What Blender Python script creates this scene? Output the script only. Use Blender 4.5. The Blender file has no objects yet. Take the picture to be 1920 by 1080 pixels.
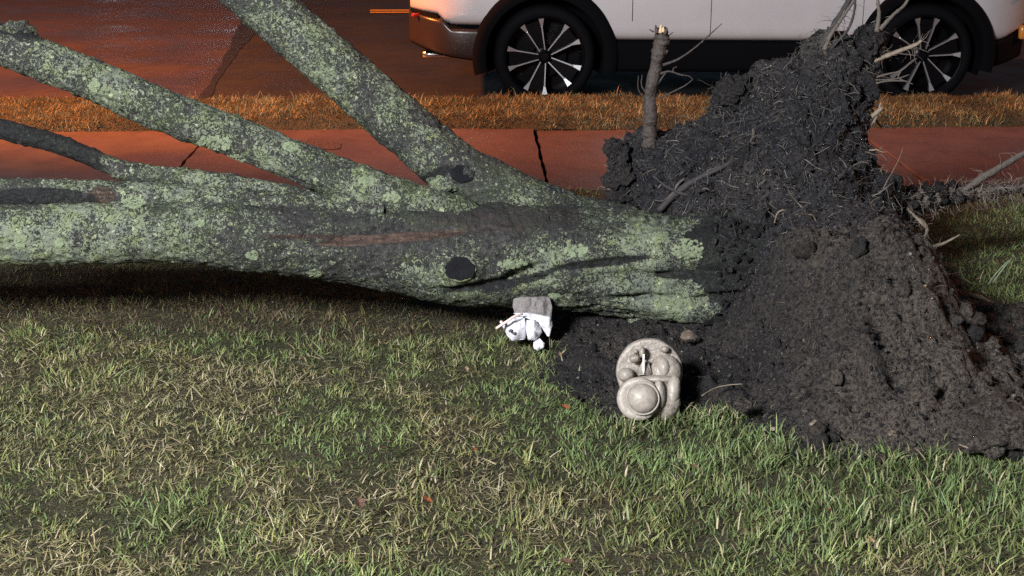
import bpy, bmesh, math, random
import numpy as np
from mathutils import Vector, Matrix
from mathutils.bvhtree import BVHTree

R = math.radians
random.seed(7)
RNG = np.random.default_rng(7)
S = bpy.context.scene
COL = S.collection

# ------------------------------------------------------------------ camera
F = 2560.0                       # focal length in photo pixels (48 mm equivalent)
CAM_H, PITCH, YAW = 1.6, R(17.7), R(-1.55)
cam_data = bpy.data.cameras.new('camera')
cam_data.sensor_width = 36.0
cam_data.lens = F / 1920.0 * 36.0
cam_data.clip_start = 0.05
cam_data.clip_end = 2000.0
cam = bpy.data.objects.new('camera', cam_data)
cam.location = (0, 0, CAM_H)
cam.rotation_euler = (math.pi / 2 - PITCH, 0, YAW)
COL.objects.link(cam)
S.camera = cam

# ------------------------------------------------------------------ night sky, moon-weak sun, lamps
w = bpy.data.worlds.new('World')
S.world = w
w.use_nodes = True
wn = w.node_tree
for n in list(wn.nodes):
    wn.nodes.remove(n)
sky = wn.nodes.new('ShaderNodeTexSky')
sky.sky_type = 'NISHITA'
sky.sun_disc = False
sky.sun_elevation = R(30)
sky.sun_rotation = R(205)
bg = wn.nodes.new('ShaderNodeBackground')
bg.inputs[1].default_value = 0.017
wo = wn.nodes.new('ShaderNodeOutputWorld')
wn.links.new(sky.outputs[0], bg.inputs[0])
wn.links.new(bg.outputs[0], wo.inputs[0])

def add_light(name, kind, loc, target, energy, color, size, cone=150, blend=0.6):
    d = bpy.data.lights.new(name, kind)
    d.energy = energy
    d.color = color
    if kind == 'SUN':
        d.angle = size
    else:
        d.shadow_soft_size = size
    if kind == 'SPOT':
        d.spot_size = R(cone)
        d.spot_blend = blend
    o = bpy.data.objects.new(name, d)
    o.location = loc
    o.rotation_euler = (Vector(target) - Vector(loc)).to_track_quat('-Z', 'Y').to_euler()
    COL.objects.link(o)
    return o

add_light('sun', 'SUN', (-4, -8, 6), (0, 0, 0), 0.06, (0.8, 0.88, 1.0), R(10))
# white flood lamp on the house behind the photographer
add_light('house_flood_lamp', 'SPOT', (-3.1, -1.3, 3.8), (0.3, 5.0, 0.0), 4800, (0.97, 0.98, 1.0), 0.7)
# sodium street lamp over the road, left of the frame
add_light('sodium_street_lamp', 'SPOT', (-6.2, 10.0, 4.8), (-2.0, 13.0, 0.0), 8600, (1.0, 0.26, 0.045), 0.18, 106, 0.4)
# second sodium lamp farther down the street on the right
add_light('sodium_street_lamp_far', 'SPOT', (16.0, 13.5, 6.5), (8.0, 14.5, 0.0), 2200, (1.0, 0.30, 0.07), 0.2, 110, 0.4)
# white porch lamps of the house across the street (mirrored in the wet road)
add_light('porch_lamp_low', 'POINT', (-10.2, 40.0, 2.45), (0, 0, 0), 8, (0.95, 0.93, 1.0), 0.25)
add_light('porch_lamp_high', 'POINT', (-10.2, 40.0, 3.1), (0, 0, 0), 6, (0.95, 0.93, 1.0), 0.2)
add_light('porch_lamp_side', 'POINT', (-6.6, 40.0, 5.9), (0, 0, 0), 40, (0.95, 0.93, 1.0), 0.25)

S.view_settings.view_transform = 'Standard'
S.view_settings.look = 'None'
S.view_settings.gamma = 1.0
S.view_settings.exposure = 0.0
S.view_settings.use_curve_mapping = False
S.render.engine = 'CYCLES'
S.cycles.use_denoising = False
S.cycles.max_bounces = 6

# ------------------------------------------------------------------ pixel rays
_M = Matrix.Rotation(YAW, 3, 'Z') @ Matrix.Rotation(math.pi / 2 - PITCH, 3, 'X')

def ray(px, py):
    return _M @ Vector(((px - 960) / F, (540 - py) / F, -1.0))

def at(px, py, Y):
    d = ray(px, py)
    return Vector((0, 0, CAM_H)) + d * (Y / d.y)

def G(px, py, z=0.0):
    d = ray(px, py)
    return Vector((0, 0, CAM_H)) + d * ((z - CAM_H) / d.z)

def depth(p):
    f = _M @ Vector((0, 0, -1))
    return (Vector(p) - Vector((0, 0, CAM_H))).dot(f)

def CR(px, py, Y, rpx):
    p = at(px, py, Y)
    return (p, rpx * depth(p) / F)

# ------------------------------------------------------------------ numpy noise
def _hash(ix, iy, iz, seed):
    h = (ix.astype(np.int64) * 374761393 + iy.astype(np.int64) * 668265263 + iz.astype(np.int64) * 2147483647 + seed * 1274126177) & 0xFFFFFFFF
    h = ((h ^ (h >> 13)) * 1274126177) & 0xFFFFFFFF
    h = ((h ^ (h >> 16)) * 2246822519) & 0xFFFFFFFF
    h = h ^ (h >> 15)
    return h.astype(np.float64) / 2147483647.5 - 1.0

def vnoise(p, seed=0):
    p = np.asarray(p, dtype=np.float64)
    i = np.floor(p).astype(np.int64)
    f = p - i
    u = f * f * f * (f * (f * 6 - 15) + 10)
    r = 0.0
    for dx in (0, 1):
        wx = u[:, 0] if dx else 1 - u[:, 0]
        for dy in (0, 1):
            wy = u[:, 1] if dy else 1 - u[:, 1]
            for dz in (0, 1):
                wz = u[:, 2] if dz else 1 - u[:, 2]
                r = r + wx * wy * wz * _hash(i[:, 0] + dx, i[:, 1] + dy, i[:, 2] + dz, seed)
    return r

def fbm(p, octaves=4, seed=0, gain=0.5):
    p = np.asarray(p, dtype=np.float64)
    a, t, r = 1.0, 0.0, 0.0
    for k in range(octaves):
        r = r + a * vnoise(p * (2.03 ** k) + k * 17.3, seed + k)
        t += a
        a *= gain
    return r / t

def n2(xy, scale, seed, octaves=3):
    p = np.column_stack([xy[:, 0] * scale, xy[:, 1] * scale, np.full(len(xy), seed * 3.7)])
    return fbm(p, octaves, seed)

# ------------------------------------------------------------------ object helpers
def tag(o, label=None, cat=None, group=None, kind=None):
    if label: o['label'] = label
    if cat: o['category'] = cat
    if group: o['group'] = group
    if kind: o['kind'] = kind
    return o

def empty(name, loc, label=None, cat=None, group=None, rz=0.0):
    o = bpy.data.objects.new(name, None)
    o.empty_display_size = 0.1
    o.location = loc
    o.rotation_euler = (0, 0, rz)
    COL.objects.link(o)
    return tag(o, label, cat, group)

def link(name, me, mat, parent=None, world=True, smooth=True):
    """links a mesh object; vertices of a child are given in world space when world is True"""
    if mat is not None and not me.materials:
        me.materials.append(mat)
    o = bpy.data.objects.new(name, me)
    COL.objects.link(o)
    if parent is not None:
        o.parent = parent
        if world:
            off = Vector((0, 0, 0))
            q = parent
            while q is not None:
                off += Vector(q.location)
                q = q.parent
            me.transform(Matrix.Translation(-off))
    if smooth and len(me.polygons):
        me.polygons.foreach_set('use_smooth', np.ones(len(me.polygons), dtype=bool))
    return o

def mesh_arrays(name, verts, faces):
    """verts (n,3), faces (m,k) with constant k"""
    verts = np.ascontiguousarray(verts, dtype=np.float32)
    faces = np.ascontiguousarray(faces, dtype=np.int32)
    me = bpy.data.meshes.new(name)
    me.vertices.add(len(verts))
    me.vertices.foreach_set('co', verts.ravel())
    k = faces.shape[1]
    me.loops.add(faces.size)
    me.loops.foreach_set('vertex_index', faces.ravel())
    me.polygons.add(len(faces))
    me.polygons.foreach_set('loop_start', np.arange(0, faces.size, k, dtype=np.int32))
    me.polygons.foreach_set('loop_total', np.full(len(faces), k, dtype=np.int32))
    me.update(calc_edges=True)
    me.validate()
    return me

def point_color(me, name, cols):
    a = me.color_attributes.new(name, 'FLOAT_COLOR', 'POINT')
    c = np.ones((len(me.vertices), 4), dtype=np.float32)
    c[:, :cols.shape[1]] = cols
    a.data.foreach_set('color', c.ravel())

def bm_mesh(name, bm):
    me = bpy.data.meshes.new(name)
    bmesh.ops.recalc_face_normals(bm, faces=bm.faces)
    bm.to_mesh(me)
    bm.free()
    return me

def catmull(P, n):
    """P (k,4): xyz + radius; n samples"""
    P = np.asarray(P, dtype=float)
    Q = np.vstack([2 * P[0] - P[1], P, 2 * P[-1] - P[-2]])
    seg = np.linalg.norm(np.diff(P[:, :3], axis=0), axis=1)
    cum = np.concatenate([[0], np.cumsum(seg)])
    t = np.linspace(0, cum[-1], n)
    k = np.clip(np.searchsorted(cum, t, side='right') - 1, 0, len(seg) - 1)
    u = ((t - cum[k]) / seg[k])[:, None]
    p0, p1, p2, p3 = Q[k], Q[k + 1], Q[k + 2], Q[k + 3]
    return 0.5 * (2 * p1 + (p2 - p0) * u + (2 * p0 - 5 * p1 + 4 * p2 - p3) * u * u + (3 * p1 - p0 - 3 * p2 + p3) * u ** 3)

def frames(C):
    T = np.gradient(C, axis=0)
    T /= np.linalg.norm(T, axis=1)[:, None]
    N = np.zeros_like(C)
    ref = np.array([0, 0, 1.0]) if abs(T[0, 2]) < 0.9 else np.array([1.0, 0, 0])
    v = ref - T[0] * ref.dot(T[0])
    N[0] = v / np.linalg.norm(v)
    for i in range(1, len(C)):
        v = N[i - 1] - T[i] * N[i - 1].dot(T[i])
        N[i] = v / np.linalg.norm(v)
    return T, N, np.cross(T, N)

def sweep(pts, n, m, disp=None):
    """pts list of (Vector, radius). Returns verts, quads, s along, angle, radius"""
    A = np.array([[*p, r] for p, r in pts])
    K = catmull(A, n)
    C, rad = K[:, :3], np.maximum(K[:, 3], 0.0008)
    T, N, B = frames(C)
    th = np.linspace(0, 2 * math.pi, m, endpoint=False)
    d = N[:, None, :] * np.cos(th)[None, :, None] + B[:, None, :] * np.sin(th)[None, :, None]
    V = C[:, None, :] + d * rad[:, None, None]
    if disp is not None:
        s = np.concatenate([[0], np.cumsum(np.linalg.norm(np.diff(C, axis=0), axis=1))])
        D = disp(V.reshape(-1, 3), np.repeat(s, m), np.tile(th, n), np.repeat(rad, m)).reshape(n, m)
        V = V + d * D[:, :, None]
    V = V.reshape(-1, 3)
    i = np.arange(n - 1)[:, None] * m
    j = np.arange(m)[None, :]
    j2 = (j + 1) % m
    q = np.stack([i + j, i + j2, i + m + j2, i + m + j], axis=-1).reshape(-1, 4)
    return V, q, C, rad

def tube(name, pts, mat, parent=None, n=14, m=7, wob=0.0, seed=0, closed=True):
    disp = None
    if wob:
        disp = lambda P, s, a, r: r * wob * fbm(P / (r[:, None] * 2.2), 2, seed)
    V, q, C, rad = sweep(pts, n, m, disp)
    faces = [tuple(x) for x in q]
    if closed:
        faces.append(tuple(range(m - 1, -1, -1)))
        faces.append(tuple(range((n - 1) * m, n * m)))
    me = bpy.data.meshes.new(name)
    me.from_pydata([tuple(v) for v in V], [], faces)
    return link(name, me, mat, parent)

def box_bm(bm, cx, cy, cz, sx, sy, sz, bevel=0.0, mat=None):
    r = bmesh.ops.create_cube(bm, size=1.0)
    vs = r['verts']
    M = Matrix.Translation((cx, cy, cz)) @ Matrix.Diagonal((sx, sy, sz, 1))
    if mat is not None:
        M = mat @ M
    bmesh.ops.transform(bm, matrix=M, verts=vs)
    if bevel:
        es = list({e for v in vs for e in v.link_edges})
        bmesh.ops.bevel(bm, geom=es, offset=bevel, segments=2, affect='EDGES', profile=0.5)

# ------------------------------------------------------------------ material helpers
class NT:
    def __init__(self, name):
        self.m = bpy.data.materials.new(name)
        self.m.use_nodes = True
        self.t = self.m.node_tree
        for n in list(self.t.nodes):
            self.t.nodes.remove(n)
        self.out = self.t.nodes.new('ShaderNodeOutputMaterial')
        self.b = self.t.nodes.new('ShaderNodeBsdfPrincipled')
        self.t.links.new(self.b.outputs[0], self.out.inputs[0])
        self._co = None
    def n(self, kind, **kw):
        x = self.t.nodes.new(kind)
        for k, v in kw.items():
            setattr(x, k, v)
        return x
    def l(self, a, b):
        self.t.links.new(a, b)
    def co(self, scale=None):
        if self._co is None:
            self._co = self.n('ShaderNodeTexCoord').outputs['Object']
        if scale is None:
            return self._co
        mp = self.n('ShaderNodeMapping')
        mp.inputs['Scale'].default_value = scale
        self.l(self._co, mp.inputs[0])
        return mp.outputs[0]
    def noise(self, scale, detail=4, rough=0.55, dist=0.0, co=None):
        x = self.n('ShaderNodeTexNoise')
        x.inputs['Scale'].default_value = scale
        x.inputs['Detail'].default_value = detail
        x.inputs['Roughness'].default_value = rough
        x.inputs['Distortion'].default_value = dist
        self.l(co if co is not None else self.co(), x.inputs['Vector'])
        return x.outputs[0]
    def voro(self, scale, feature='F1', rnd=1.0, co=None):
        x = self.n('ShaderNodeTexVoronoi', feature=feature)
        x.inputs['Scale'].default_value = scale
        x.inputs['Randomness'].default_value = rnd
        self.l(co if co is not None else self.co(), x.inputs['Vector'])
        return x
    def ramp(self, fac, stops, interp='LINEAR'):
        x = self.n('ShaderNodeValToRGB')
        x.color_ramp.interpolation = interp
        el = x.color_ramp.elements
        while len(el) < len(stops):
            el.new(0.5)
        for e, (p, c) in zip(el, stops):
            e.position = p
            e.color = (*c, 1) if len(c) == 3 else c
        self.l(fac, x.inputs[0])
        return x.outputs[0]
    def step(self, fac, a, b):
        x = self.n('ShaderNodeMapRange')
        x.inputs[1].default_value = a
        x.inputs[2].default_value = b
        self.l(fac, x.inputs[0])
        return x.outputs[0]
    def mix(self, fac, a, b):
        x = self.n('ShaderNodeMix', data_type='RGBA')
        for sock, v in ((x.inputs[0], fac), (x.inputs[6], a), (x.inputs[7], b)):
            if isinstance(v, (int, float)):
                sock.default_value = v
            elif isinstance(v, tuple):
                sock.default_value = (*v, 1)
            else:
                self.l(v, sock)
        return x.outputs[2]
    def math(self, op, a, b=0.5):
        x = self.n('ShaderNodeMath', operation=op)
        for sock, v in ((x.inputs[0], a), (x.inputs[1], b)):
            if isinstance(v, (int, float)):
                sock.default_value = v
            else:
                self.l(v, sock)
        return x.outputs[0]
    def attr(self, name):
        x = self.n('ShaderNodeAttribute')
        x.attribute_name = name
        return x
    def bump(self, h, strength, dist, prev=None):
        x = self.n('ShaderNodeBump')
        x.inputs['Strength'].default_value = strength
        x.inputs['Distance'].default_value = dist
        self.l(h, x.inputs['Height'])
        if prev is not None:
            self.l(prev, x.inputs['Normal'])
        self.l(x.outputs[0], self.b.inputs['Normal'])
        return x.outputs[0]
    def base(self, v):
        if isinstance(v, tuple):
            self.b.inputs['Base Color'].default_value = (*v, 1)
        else:
            self.l(v, self.b.inputs['Base Color'])
    def rough(self, v):
        if isinstance(v, (int, float)):
            self.b.inputs['Roughness'].default_value = v
        else:
            self.l(v, self.b.inputs['Roughness'])
    def set(self, name, v):
        self.b.inputs[name].default_value = v

def simple(name, col, rough=0.5, metal=0.0, noise_amt=0.15, scale=40.0, spec=0.5, bump=0.0):
    t = NT(name)
    nz = t.noise(scale, 4)
    c0 = tuple(c * (1 - noise_amt) for c in col)
    c1 = tuple(min(1, c * (1 + noise_amt)) for c in col)
    t.base(t.mix(nz, c0, c1))
    t.rough(rough)
    t.set('Metallic', metal)
    t.set('Specular IOR Level', spec)
    if bump:
        t.bump(nz, bump, 0.008)
    return t.m

def m_bark():
    t = NT('lichen_bark')
    co = t.co()
    warp = t.n('ShaderNodeTexNoise')
    warp.inputs['Scale'].default_value = 28.0
    warp.inputs['Detail'].default_value = 2.0
    t.l(co, warp.inputs['Vector'])
    va = t.n('ShaderNodeVectorMath', operation='MULTIPLY_ADD')
    t.l(warp.outputs[1], va.inputs[0])
    va.inputs[1].default_value = (0.035, 0.035, 0.035)
    t.l(co, va.inputs[2])
    wco = va.outputs[0]
    a = t.attr('paint')
    sep = t.n('ShaderNodeSeparateColor')
    t.l(a.outputs['Color'], sep.inputs[0])
    wound, dark, dens = sep.outputs[0], sep.outputs[1], sep.outputs[2]
    # base bark, small plates
    b1 = t.noise(60, 6, 0.65)
    bark = t.ramp(b1, [(0.3, (0.008, 0.008, 0.010)), (0.52, (0.034, 0.033, 0.033)), (0.72, (0.095, 0.092, 0.085))])
    # lichen crust: fine squiggles, driven by patch density
    l1 = t.noise(92, 5, 0.70, 1.2, wco)
    l2 = t.noise(7, 3, 0.5)
    big = t.step(l2, 0.32, 0.68)
    thr = t.math('ADD', t.math('MULTIPLY', big, 0.13), t.math('MULTIPLY', dens, 0.20))
    lm = t.math('ADD', l1, thr)
    lich_mask = t.step(lm, 0.652, 0.688)
    lc = t.noise(18, 3, 0.5)
    lich = t.ramp(lc, [(0.3, (0.140, 0.158, 0.128)), (0.5, (0.205, 0.235, 0.158)), (0.7, (0.21, 0.248, 0.118))])
    c = t.mix(t.math('MULTIPLY', lich_mask, 0.86), bark, lich)
    # mossy green film
    gm = t.step(t.noise(4.5, 4, 0.6), 0.50, 0.66)
    c = t.mix(t.math('MULTIPLY', gm, 0.35), c, (0.055, 0.075, 0.035))
    # pale round lichen spots of two sizes
    for sc, th, keep, col in ((38, 0.26, 0.82, (0.40, 0.45, 0.25)), (16, 0.18, 0.86, (0.42, 0.48, 0.32)), (60, 0.30, 0.72, (0.36, 0.40, 0.28))):
        v = t.voro(sc, co=wco)
        s2 = t.n('ShaderNodeSeparateColor')
        t.l(v.outputs['Color'], s2.inputs[0])
        sp = t.math('MULTIPLY', t.math('LESS_THAN', t.math('ADD', v.outputs['Distance'], t.math('MULTIPLY', t.noise(90, 3), 0.25)), th + 0.1),
                    t.math('GREATER_THAN', s2.outputs[0], keep))
        sp = t.math('MULTIPLY', sp, t.step(t.noise(60, 4, 0.7), 0.40, 0.5))
        sp = t.math('MULTIPLY', sp, t.step(dens, 0.1, 0.45))
        c = t.mix(t.math('MULTIPLY', sp, 0.8), c, col)
    # bare wood wound and dark mask: stripped wet bark, soil, painted crease and top shade
    wz = t.noise(1.0, 5, 0.7, 0.4, t.co((9, 60, 90)))
    wood = t.ramp(wz, [(0.3, (0.02, 0.014, 0.012)), (0.5, (0.065, 0.038, 0.029)), (0.68, (0.15, 0.095, 0.072))])
    wm = t.math('MULTIPLY', t.step(t.math('ADD', wound, t.math('MULTIPLY', t.math('SUBTRACT', l1, 0.5), 2.2)), 0.40, 0.72), .9)
    c = t.mix(wm, c, wood)
    dm = t.step(t.math('ADD', dark, t.math('MULTIPLY', t.math('SUBTRACT', b1, 0.5), 0.7)), 0.4, 0.62)
    c = t.mix(t.math('MULTIPLY', dm, 0.92), c, (0.011, 0.011, 0.013))
    t.base(c)
    t.rough(t.ramp(b1, [(0.3, (0.55,) * 3), (0.7, (0.85,) * 3)]))
    t.set('Specular IOR Level', 0.35)
    h = t.math('ADD', t.math('MULTIPLY', b1, 0.8), t.math('MULTIPLY', lich_mask, 0.35))
    t.bump(h, 1.0, 0.016)
    return t.m

def m_soil(name, dark, light, scale=1.0, tone=False):
    t = NT(name)
    a = t.noise(9 * scale, 6, 0.65)
    b = t.noise(70 * scale, 5, 0.7)
    big = t.step(t.noise(2.2 * scale, 3), 0.38, 0.62)
    mixf = t.math('MULTIPLY', t.math('ADD', t.math('MULTIPLY', a, 0.5), t.math('MULTIPLY', big, 0.5)), 1.0)
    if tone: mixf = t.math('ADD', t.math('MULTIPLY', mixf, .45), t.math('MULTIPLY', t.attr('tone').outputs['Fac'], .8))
    c = t.mix(mixf, dark, light)
    c = t.mix(t.step(b, 0.36, 0.60), (dark[0] * 0.5, dark[1] * 0.5, dark[2] * 0.55), c)
    sp = t.math('LESS_THAN', t.voro(95 * scale).outputs['Distance'], 0.15)
    c = t.mix(t.math('MULTIPLY', sp, 0.8), c, (0.22, 0.205, 0.19))
    t.base(c)
    t.rough(t.ramp(b, [(0.3, (0.5,) * 3), (0.6, (0.92,) * 3)]))
    t.set('Specular IOR Level', 0.3)
    h = t.math('ADD', t.math('MULTIPLY', b, 0.6), t.math('MULTIPLY', t.noise(30 * scale, 5, 0.7), 0.9))
    t.bump(h, 1.0, 0.035)
    return t.m

def m_attr_col(name, rough=0.6, trans=0.15, spec=0.3, bump=False):
    t = NT(name)
    a = t.attr('tint')
    t.base(a.outputs['Color'])
    if bump:
        nz = t.noise(70, 5, 0.7)
        t.base(t.mix(t.step(nz, .35, .55), (0.012, 0.012, 0.013), a.outputs['Color']))
        t.bump(nz, 1.0, 0.03)
    t.rough(rough)
    t.set('Specular IOR Level', spec)
    if trans:
        t.set('Subsurface Weight', 0.0)
        tr = t.n('ShaderNodeBsdfTranslucent')
        t.l(a.outputs['Color'], tr.inputs[0])
        mx = t.n('ShaderNodeMixShader')
        mx.inputs[0].default_value = trans
        t.l(t.b.outputs[0], mx.inputs[1])
        t.l(tr.outputs[0], mx.inputs[2])
        t.l(mx.outputs[0], t.out.inputs[0])
    return t.m

def m_wet(name, dark, light, r0, r1, bump=0.25, grain=160, spec=0.5):
    t = NT(name)
    a = t.noise(1.3, 5, 0.6)
    g = t.noise(grain, 4, 0.7)
    c = t.mix(t.step(a, 0.3, 0.7), dark, light)
    st = t.step(t.noise(5.5, 6, 0.7, 0.5), 0.50, 0.66)
    c = t.mix(t.math('MULTIPLY', st, 0.5), c, tuple(x * 0.55 for x in dark))
    c = t.mix(t.math('MULTIPLY', t.step(g, 0.4, 0.7), 0.35), c, tuple(x * 1.7 for x in light))
    t.base(c)
    wet = t.step(t.noise(1.5, 5, 0.65, 0.3), 0.38, 0.60)
    mr = t.n('ShaderNodeMapRange')
    mr.inputs[3].default_value = r0
    mr.inputs[4].default_value = r1
    t.l(wet, mr.inputs[0])
    t.rough(mr.outputs[0])
    t.set('Specular IOR Level', spec)
    h = t.math('ADD', t.math('MULTIPLY', g, 0.5), t.math('MULTIPLY', t.noise(14, 3), 1.2))
    t.bump(h, bump, 0.004)
    return t.m

M = {}
M['bark'] = m_bark()
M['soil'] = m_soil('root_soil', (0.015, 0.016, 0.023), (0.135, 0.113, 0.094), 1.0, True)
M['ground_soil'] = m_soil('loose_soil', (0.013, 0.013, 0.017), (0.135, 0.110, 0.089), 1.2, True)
M['grass'] = m_attr_col('grass_blades', 0.5, 0.2)
M['verge_grass'] = m_attr_col('verge_grass_blades', 0.55, 0.2)
M['clod'] = m_attr_col('soil_clods', 0.9, 0.0, 0.2, True)
M['fibre'] = m_attr_col('root_fibres', 0.7, 0.0)
M['road'] = m_wet('wet_asphalt', (0.024, 0.017, 0.019), (0.046, 0.032, 0.035), 0.30, 0.56, 0.07, 190)
M['patch'] = m_wet('dark_asphalt', (0.012, 0.012, 0.015), (0.024, 0.023, 0.026), 0.5, 0.7, 0.5, 190, 0.3)
M['road_band'] = simple('dark_road_band', (0.008, 0.008, 0.011), 0.55, bump=0.4)
M['concrete'] = m_wet('wet_concrete', (0.066, 0.039, 0.036), (0.108, 0.064, 0.058), 0.36, 0.60, 0.07, 130)
def m_water(name, c0, c1, r_dry, r_wet, bump):
    t = NT(name)
    wet = t.attr('wet').outputs['Fac']
    a = t.noise(1.3, 5, 0.6)
    t.base(t.mix(t.step(a, 0.3, 0.7), c0, c1))
    k = t.math('MULTIPLY', t.step(wet, .0, .6), t.step(t.noise(38, 3, .6), .54, .62))
    mr = t.n('ShaderNodeMapRange'); mr.inputs[3].default_value = r_dry; mr.inputs[4].default_value = r_wet
    t.l(k, mr.inputs[0]); t.rough(mr.outputs[0])
    t.bump(t.noise(45, 4, 0.65), bump, 0.01)
    return t.m
M['water'] = m_water('puddled_asphalt', (0.024, 0.017, 0.019), (0.046, 0.032, 0.035), 0.58, 0.26, 0.5)
M['water_walk'] = m_water('puddled_concrete', (0.066, 0.039, 0.036), (0.108, 0.064, 0.058), 0.5, 0.1, 0.8)
M['kerb'] = m_wet('kerb_concrete', (0.12, 0.11, 0.10), (0.2, 0.19, 0.175), 0.4, 0.7, 0.3)
M['yellow'] = simple('road_paint_yellow', (0.55, 0.30, 0.04), 0.5, noise_amt=0.35, scale=25)
M['dirt'] = m_soil('thatch_ground', (0.050, 0.046, 0.024), (0.135, 0.118, 0.066), 1.5)
M['ground'] = m_soil('far_ground', (0.02, 0.019, 0.012), (0.04, 0.038, 0.022), 0.3)
M['cutwood'] = simple('weathered_cut', (0.009, 0.009, 0.011), 0.9, spec=0.2, noise_amt=0.5, scale=120, bump=0.6)
M['root'] = simple('root_bark', (0.095, 0.078, 0.066), 0.8, noise_amt=0.55, scale=70, bump=0.6)
M['root_dark'] = simple('dark_root_bark', (0.030, 0.027, 0.028), 0.8, noise_amt=0.5, scale=60, bump=0.6)
M['root_pale'] = simple('pale_root', (0.19, 0.15, 0.11), 0.7, noise_amt=0.4, scale=90, bump=0.4)
M['root_orange'] = simple('orange_root', (0.40, 0.19, 0.07), 0.6, noise_amt=0.4, scale=90, bump=0.3)
M['sapling'] = simple('sapling_bark', (0.050, 0.039, 0.034), 0.75, noise_amt=0.9, scale=85, bump=1.0)
M['splinter'] = simple('fresh_splinters', (0.50, 0.36, 0.22), 0.7, noise_amt=0.3, scale=70, bump=0.5)
M['stone'] = simple('garden_stone', (0.29, 0.255, 0.22), 0.46, noise_amt=0.5, scale=60, bump=0.3)
M['stone_rough'] = simple('rough_garden_stone', (0.255, 0.222, 0.19), 0.4, noise_amt=0.7, scale=70, bump=0.6)
M['plaster'] = simple('white_plaster', (0.66, 0.65, 0.70), 0.5, noise_amt=0.22, scale=45, bump=0.25)
M['plinth'] = simple('grey_plinth', (0.17, 0.155, 0.15), 0.7, noise_amt=0.6, scale=90, bump=0.7)
M['pink'] = simple('pink_plaster', (0.70, 0.54, 0.50), 0.5, noise_amt=0.2)
M['white_rod'] = simple('white_rod', (0.85, 0.84, 0.82), 0.35, noise_amt=0.05)
M['lichen'] = simple('leafy_lichen', (0.165, 0.20, 0.12), 0.8, noise_amt=0.3, scale=60, bump=0.6)
M['pebble'] = simple('pebble', (0.25, 0.21, 0.16), 0.5, noise_amt=0.4, scale=50)
M['clay'] = simple('clay_stone', (0.13, 0.10, 0.075), 0.6, noise_amt=0.4, scale=60, bump=0.5)
M['leaf_rust'] = simple('rust_leaf', (0.38, 0.13, 0.05), 0.6, noise_amt=0.4, scale=60)
M['leaf_brown'] = simple('brown_leaf', (0.20, 0.12, 0.085), 0.6, noise_amt=0.4, scale=60)
M['leaf_tan'] = simple('tan_leaf', (0.44, 0.30, 0.17), 0.6, noise_amt=0.4, scale=60)
M['rock'] = simple('grey_rock', (0.085, 0.08, 0.085), 0.75, noise_amt=0.4, scale=30, bump=0.7)

def m_paint():
    t = NT('white_car_paint')
    n = t.noise(6, 3)
    t.base(t.mix(n, (0.47, 0.44, 0.445), (0.54, 0.505, 0.51)))
    t.rough(0.42)
    t.set('Coat Weight', 0.6)
    t.set('Coat Roughness', 0.12)
    t.bump(t.noise(220, 2), 0.04, 0.001)
    return t.m
M['paint'] = m_paint()
M['clad'] = simple('black_cladding', (0.0022, 0.0020, 0.0028), 0.85, noise_amt=0.2, scale=200, spec=0.08)
M['clad_gloss'] = simple('glossy_bumper', (0.026, 0.016, 0.014), 0.3, noise_amt=0.1)
M['rubber'] = simple('tyre_rubber', (0.004, 0.004, 0.005), 0.75, spec=0.06, noise_amt=0.3, scale=80, bump=0.2)
M['rim_black'] = simple('black_rim', (0.003, 0.003, 0.004), 0.3, noise_amt=0.1, spec=0.15)
M['alloy'] = simple('machined_alloy', (0.48, 0.48, 0.50), 0.36, metal=0.8, noise_amt=0.1, scale=90)
M['glass'] = simple('tinted_glass', (0.01, 0.011, 0.013), 0.04, noise_amt=0.05)
M['red'] = simple('red_reflector', (0.45, 0.02, 0.015), 0.2, noise_amt=0.2)
M['lens'] = simple('lamp_lens', (0.5, 0.48, 0.48), 0.1, noise_amt=0.1)
M['amber'] = simple('amber_marker', (0.55, 0.20, 0.04), 0.2, noise_amt=0.1)
M['steel'] = simple('exhaust_steel', (0.75, 0.74, 0.73), 0.2, metal=1.0, noise_amt=0.1)

# ------------------------------------------------------------------ ground setting
Y_WALK0 = G(960, 352).y          # lawn / sidewalk edge
Y_WALK1 = G(960, 243).y          # sidewalk / verge edge
Y_VERGE1 = G(960, 172, 0.07).y   # verge / kerb edge
ROAD_Z = -0.165

def plane(name, x0, x1, y0, y1, z, mat, nx=1, ny=1, fz=None, parent=None, kind='structure'):
    xs = np.linspace(x0, x1, nx + 1)
    ys = np.linspace(y0, y1, ny + 1)
    X, Y = np.meshgrid(xs, ys)
    V = np.column_stack([X.ravel(), Y.ravel(), np.full(X.size, z)])
    if fz is not None:
        V[:, 2] += fz(V[:, :2])
    i = np.arange(ny)[:, None] * (nx + 1)
    j = np.arange(nx)[None, :]
    q = np.stack([i + j, i + j + 1, i + nx + 2 + j, i + nx + 1 + j], -1).reshape(-1, 4)
    o = link(name, mesh_arrays(name, V, q), mat, parent)
    if kind and parent is None:
        o['kind'] = kind
    return o

plane('ground', -400, 400, -200, 600, -0.30, M['ground'])

def lawn_z(xy):
    return 0.022 * n2(xy, 1.6, 3) + 0.010 * n2(xy, 6.0, 5)
plane('lawn', -7, 8, -1.0, Y_WALK0 - 0.03, -0.02, M['dirt'], 190, 105, lawn_z)
plane('road', -60, 60, Y_VERGE1 + 0.13, 24.0, ROAD_Z, M['road'], 60, 12)
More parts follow.
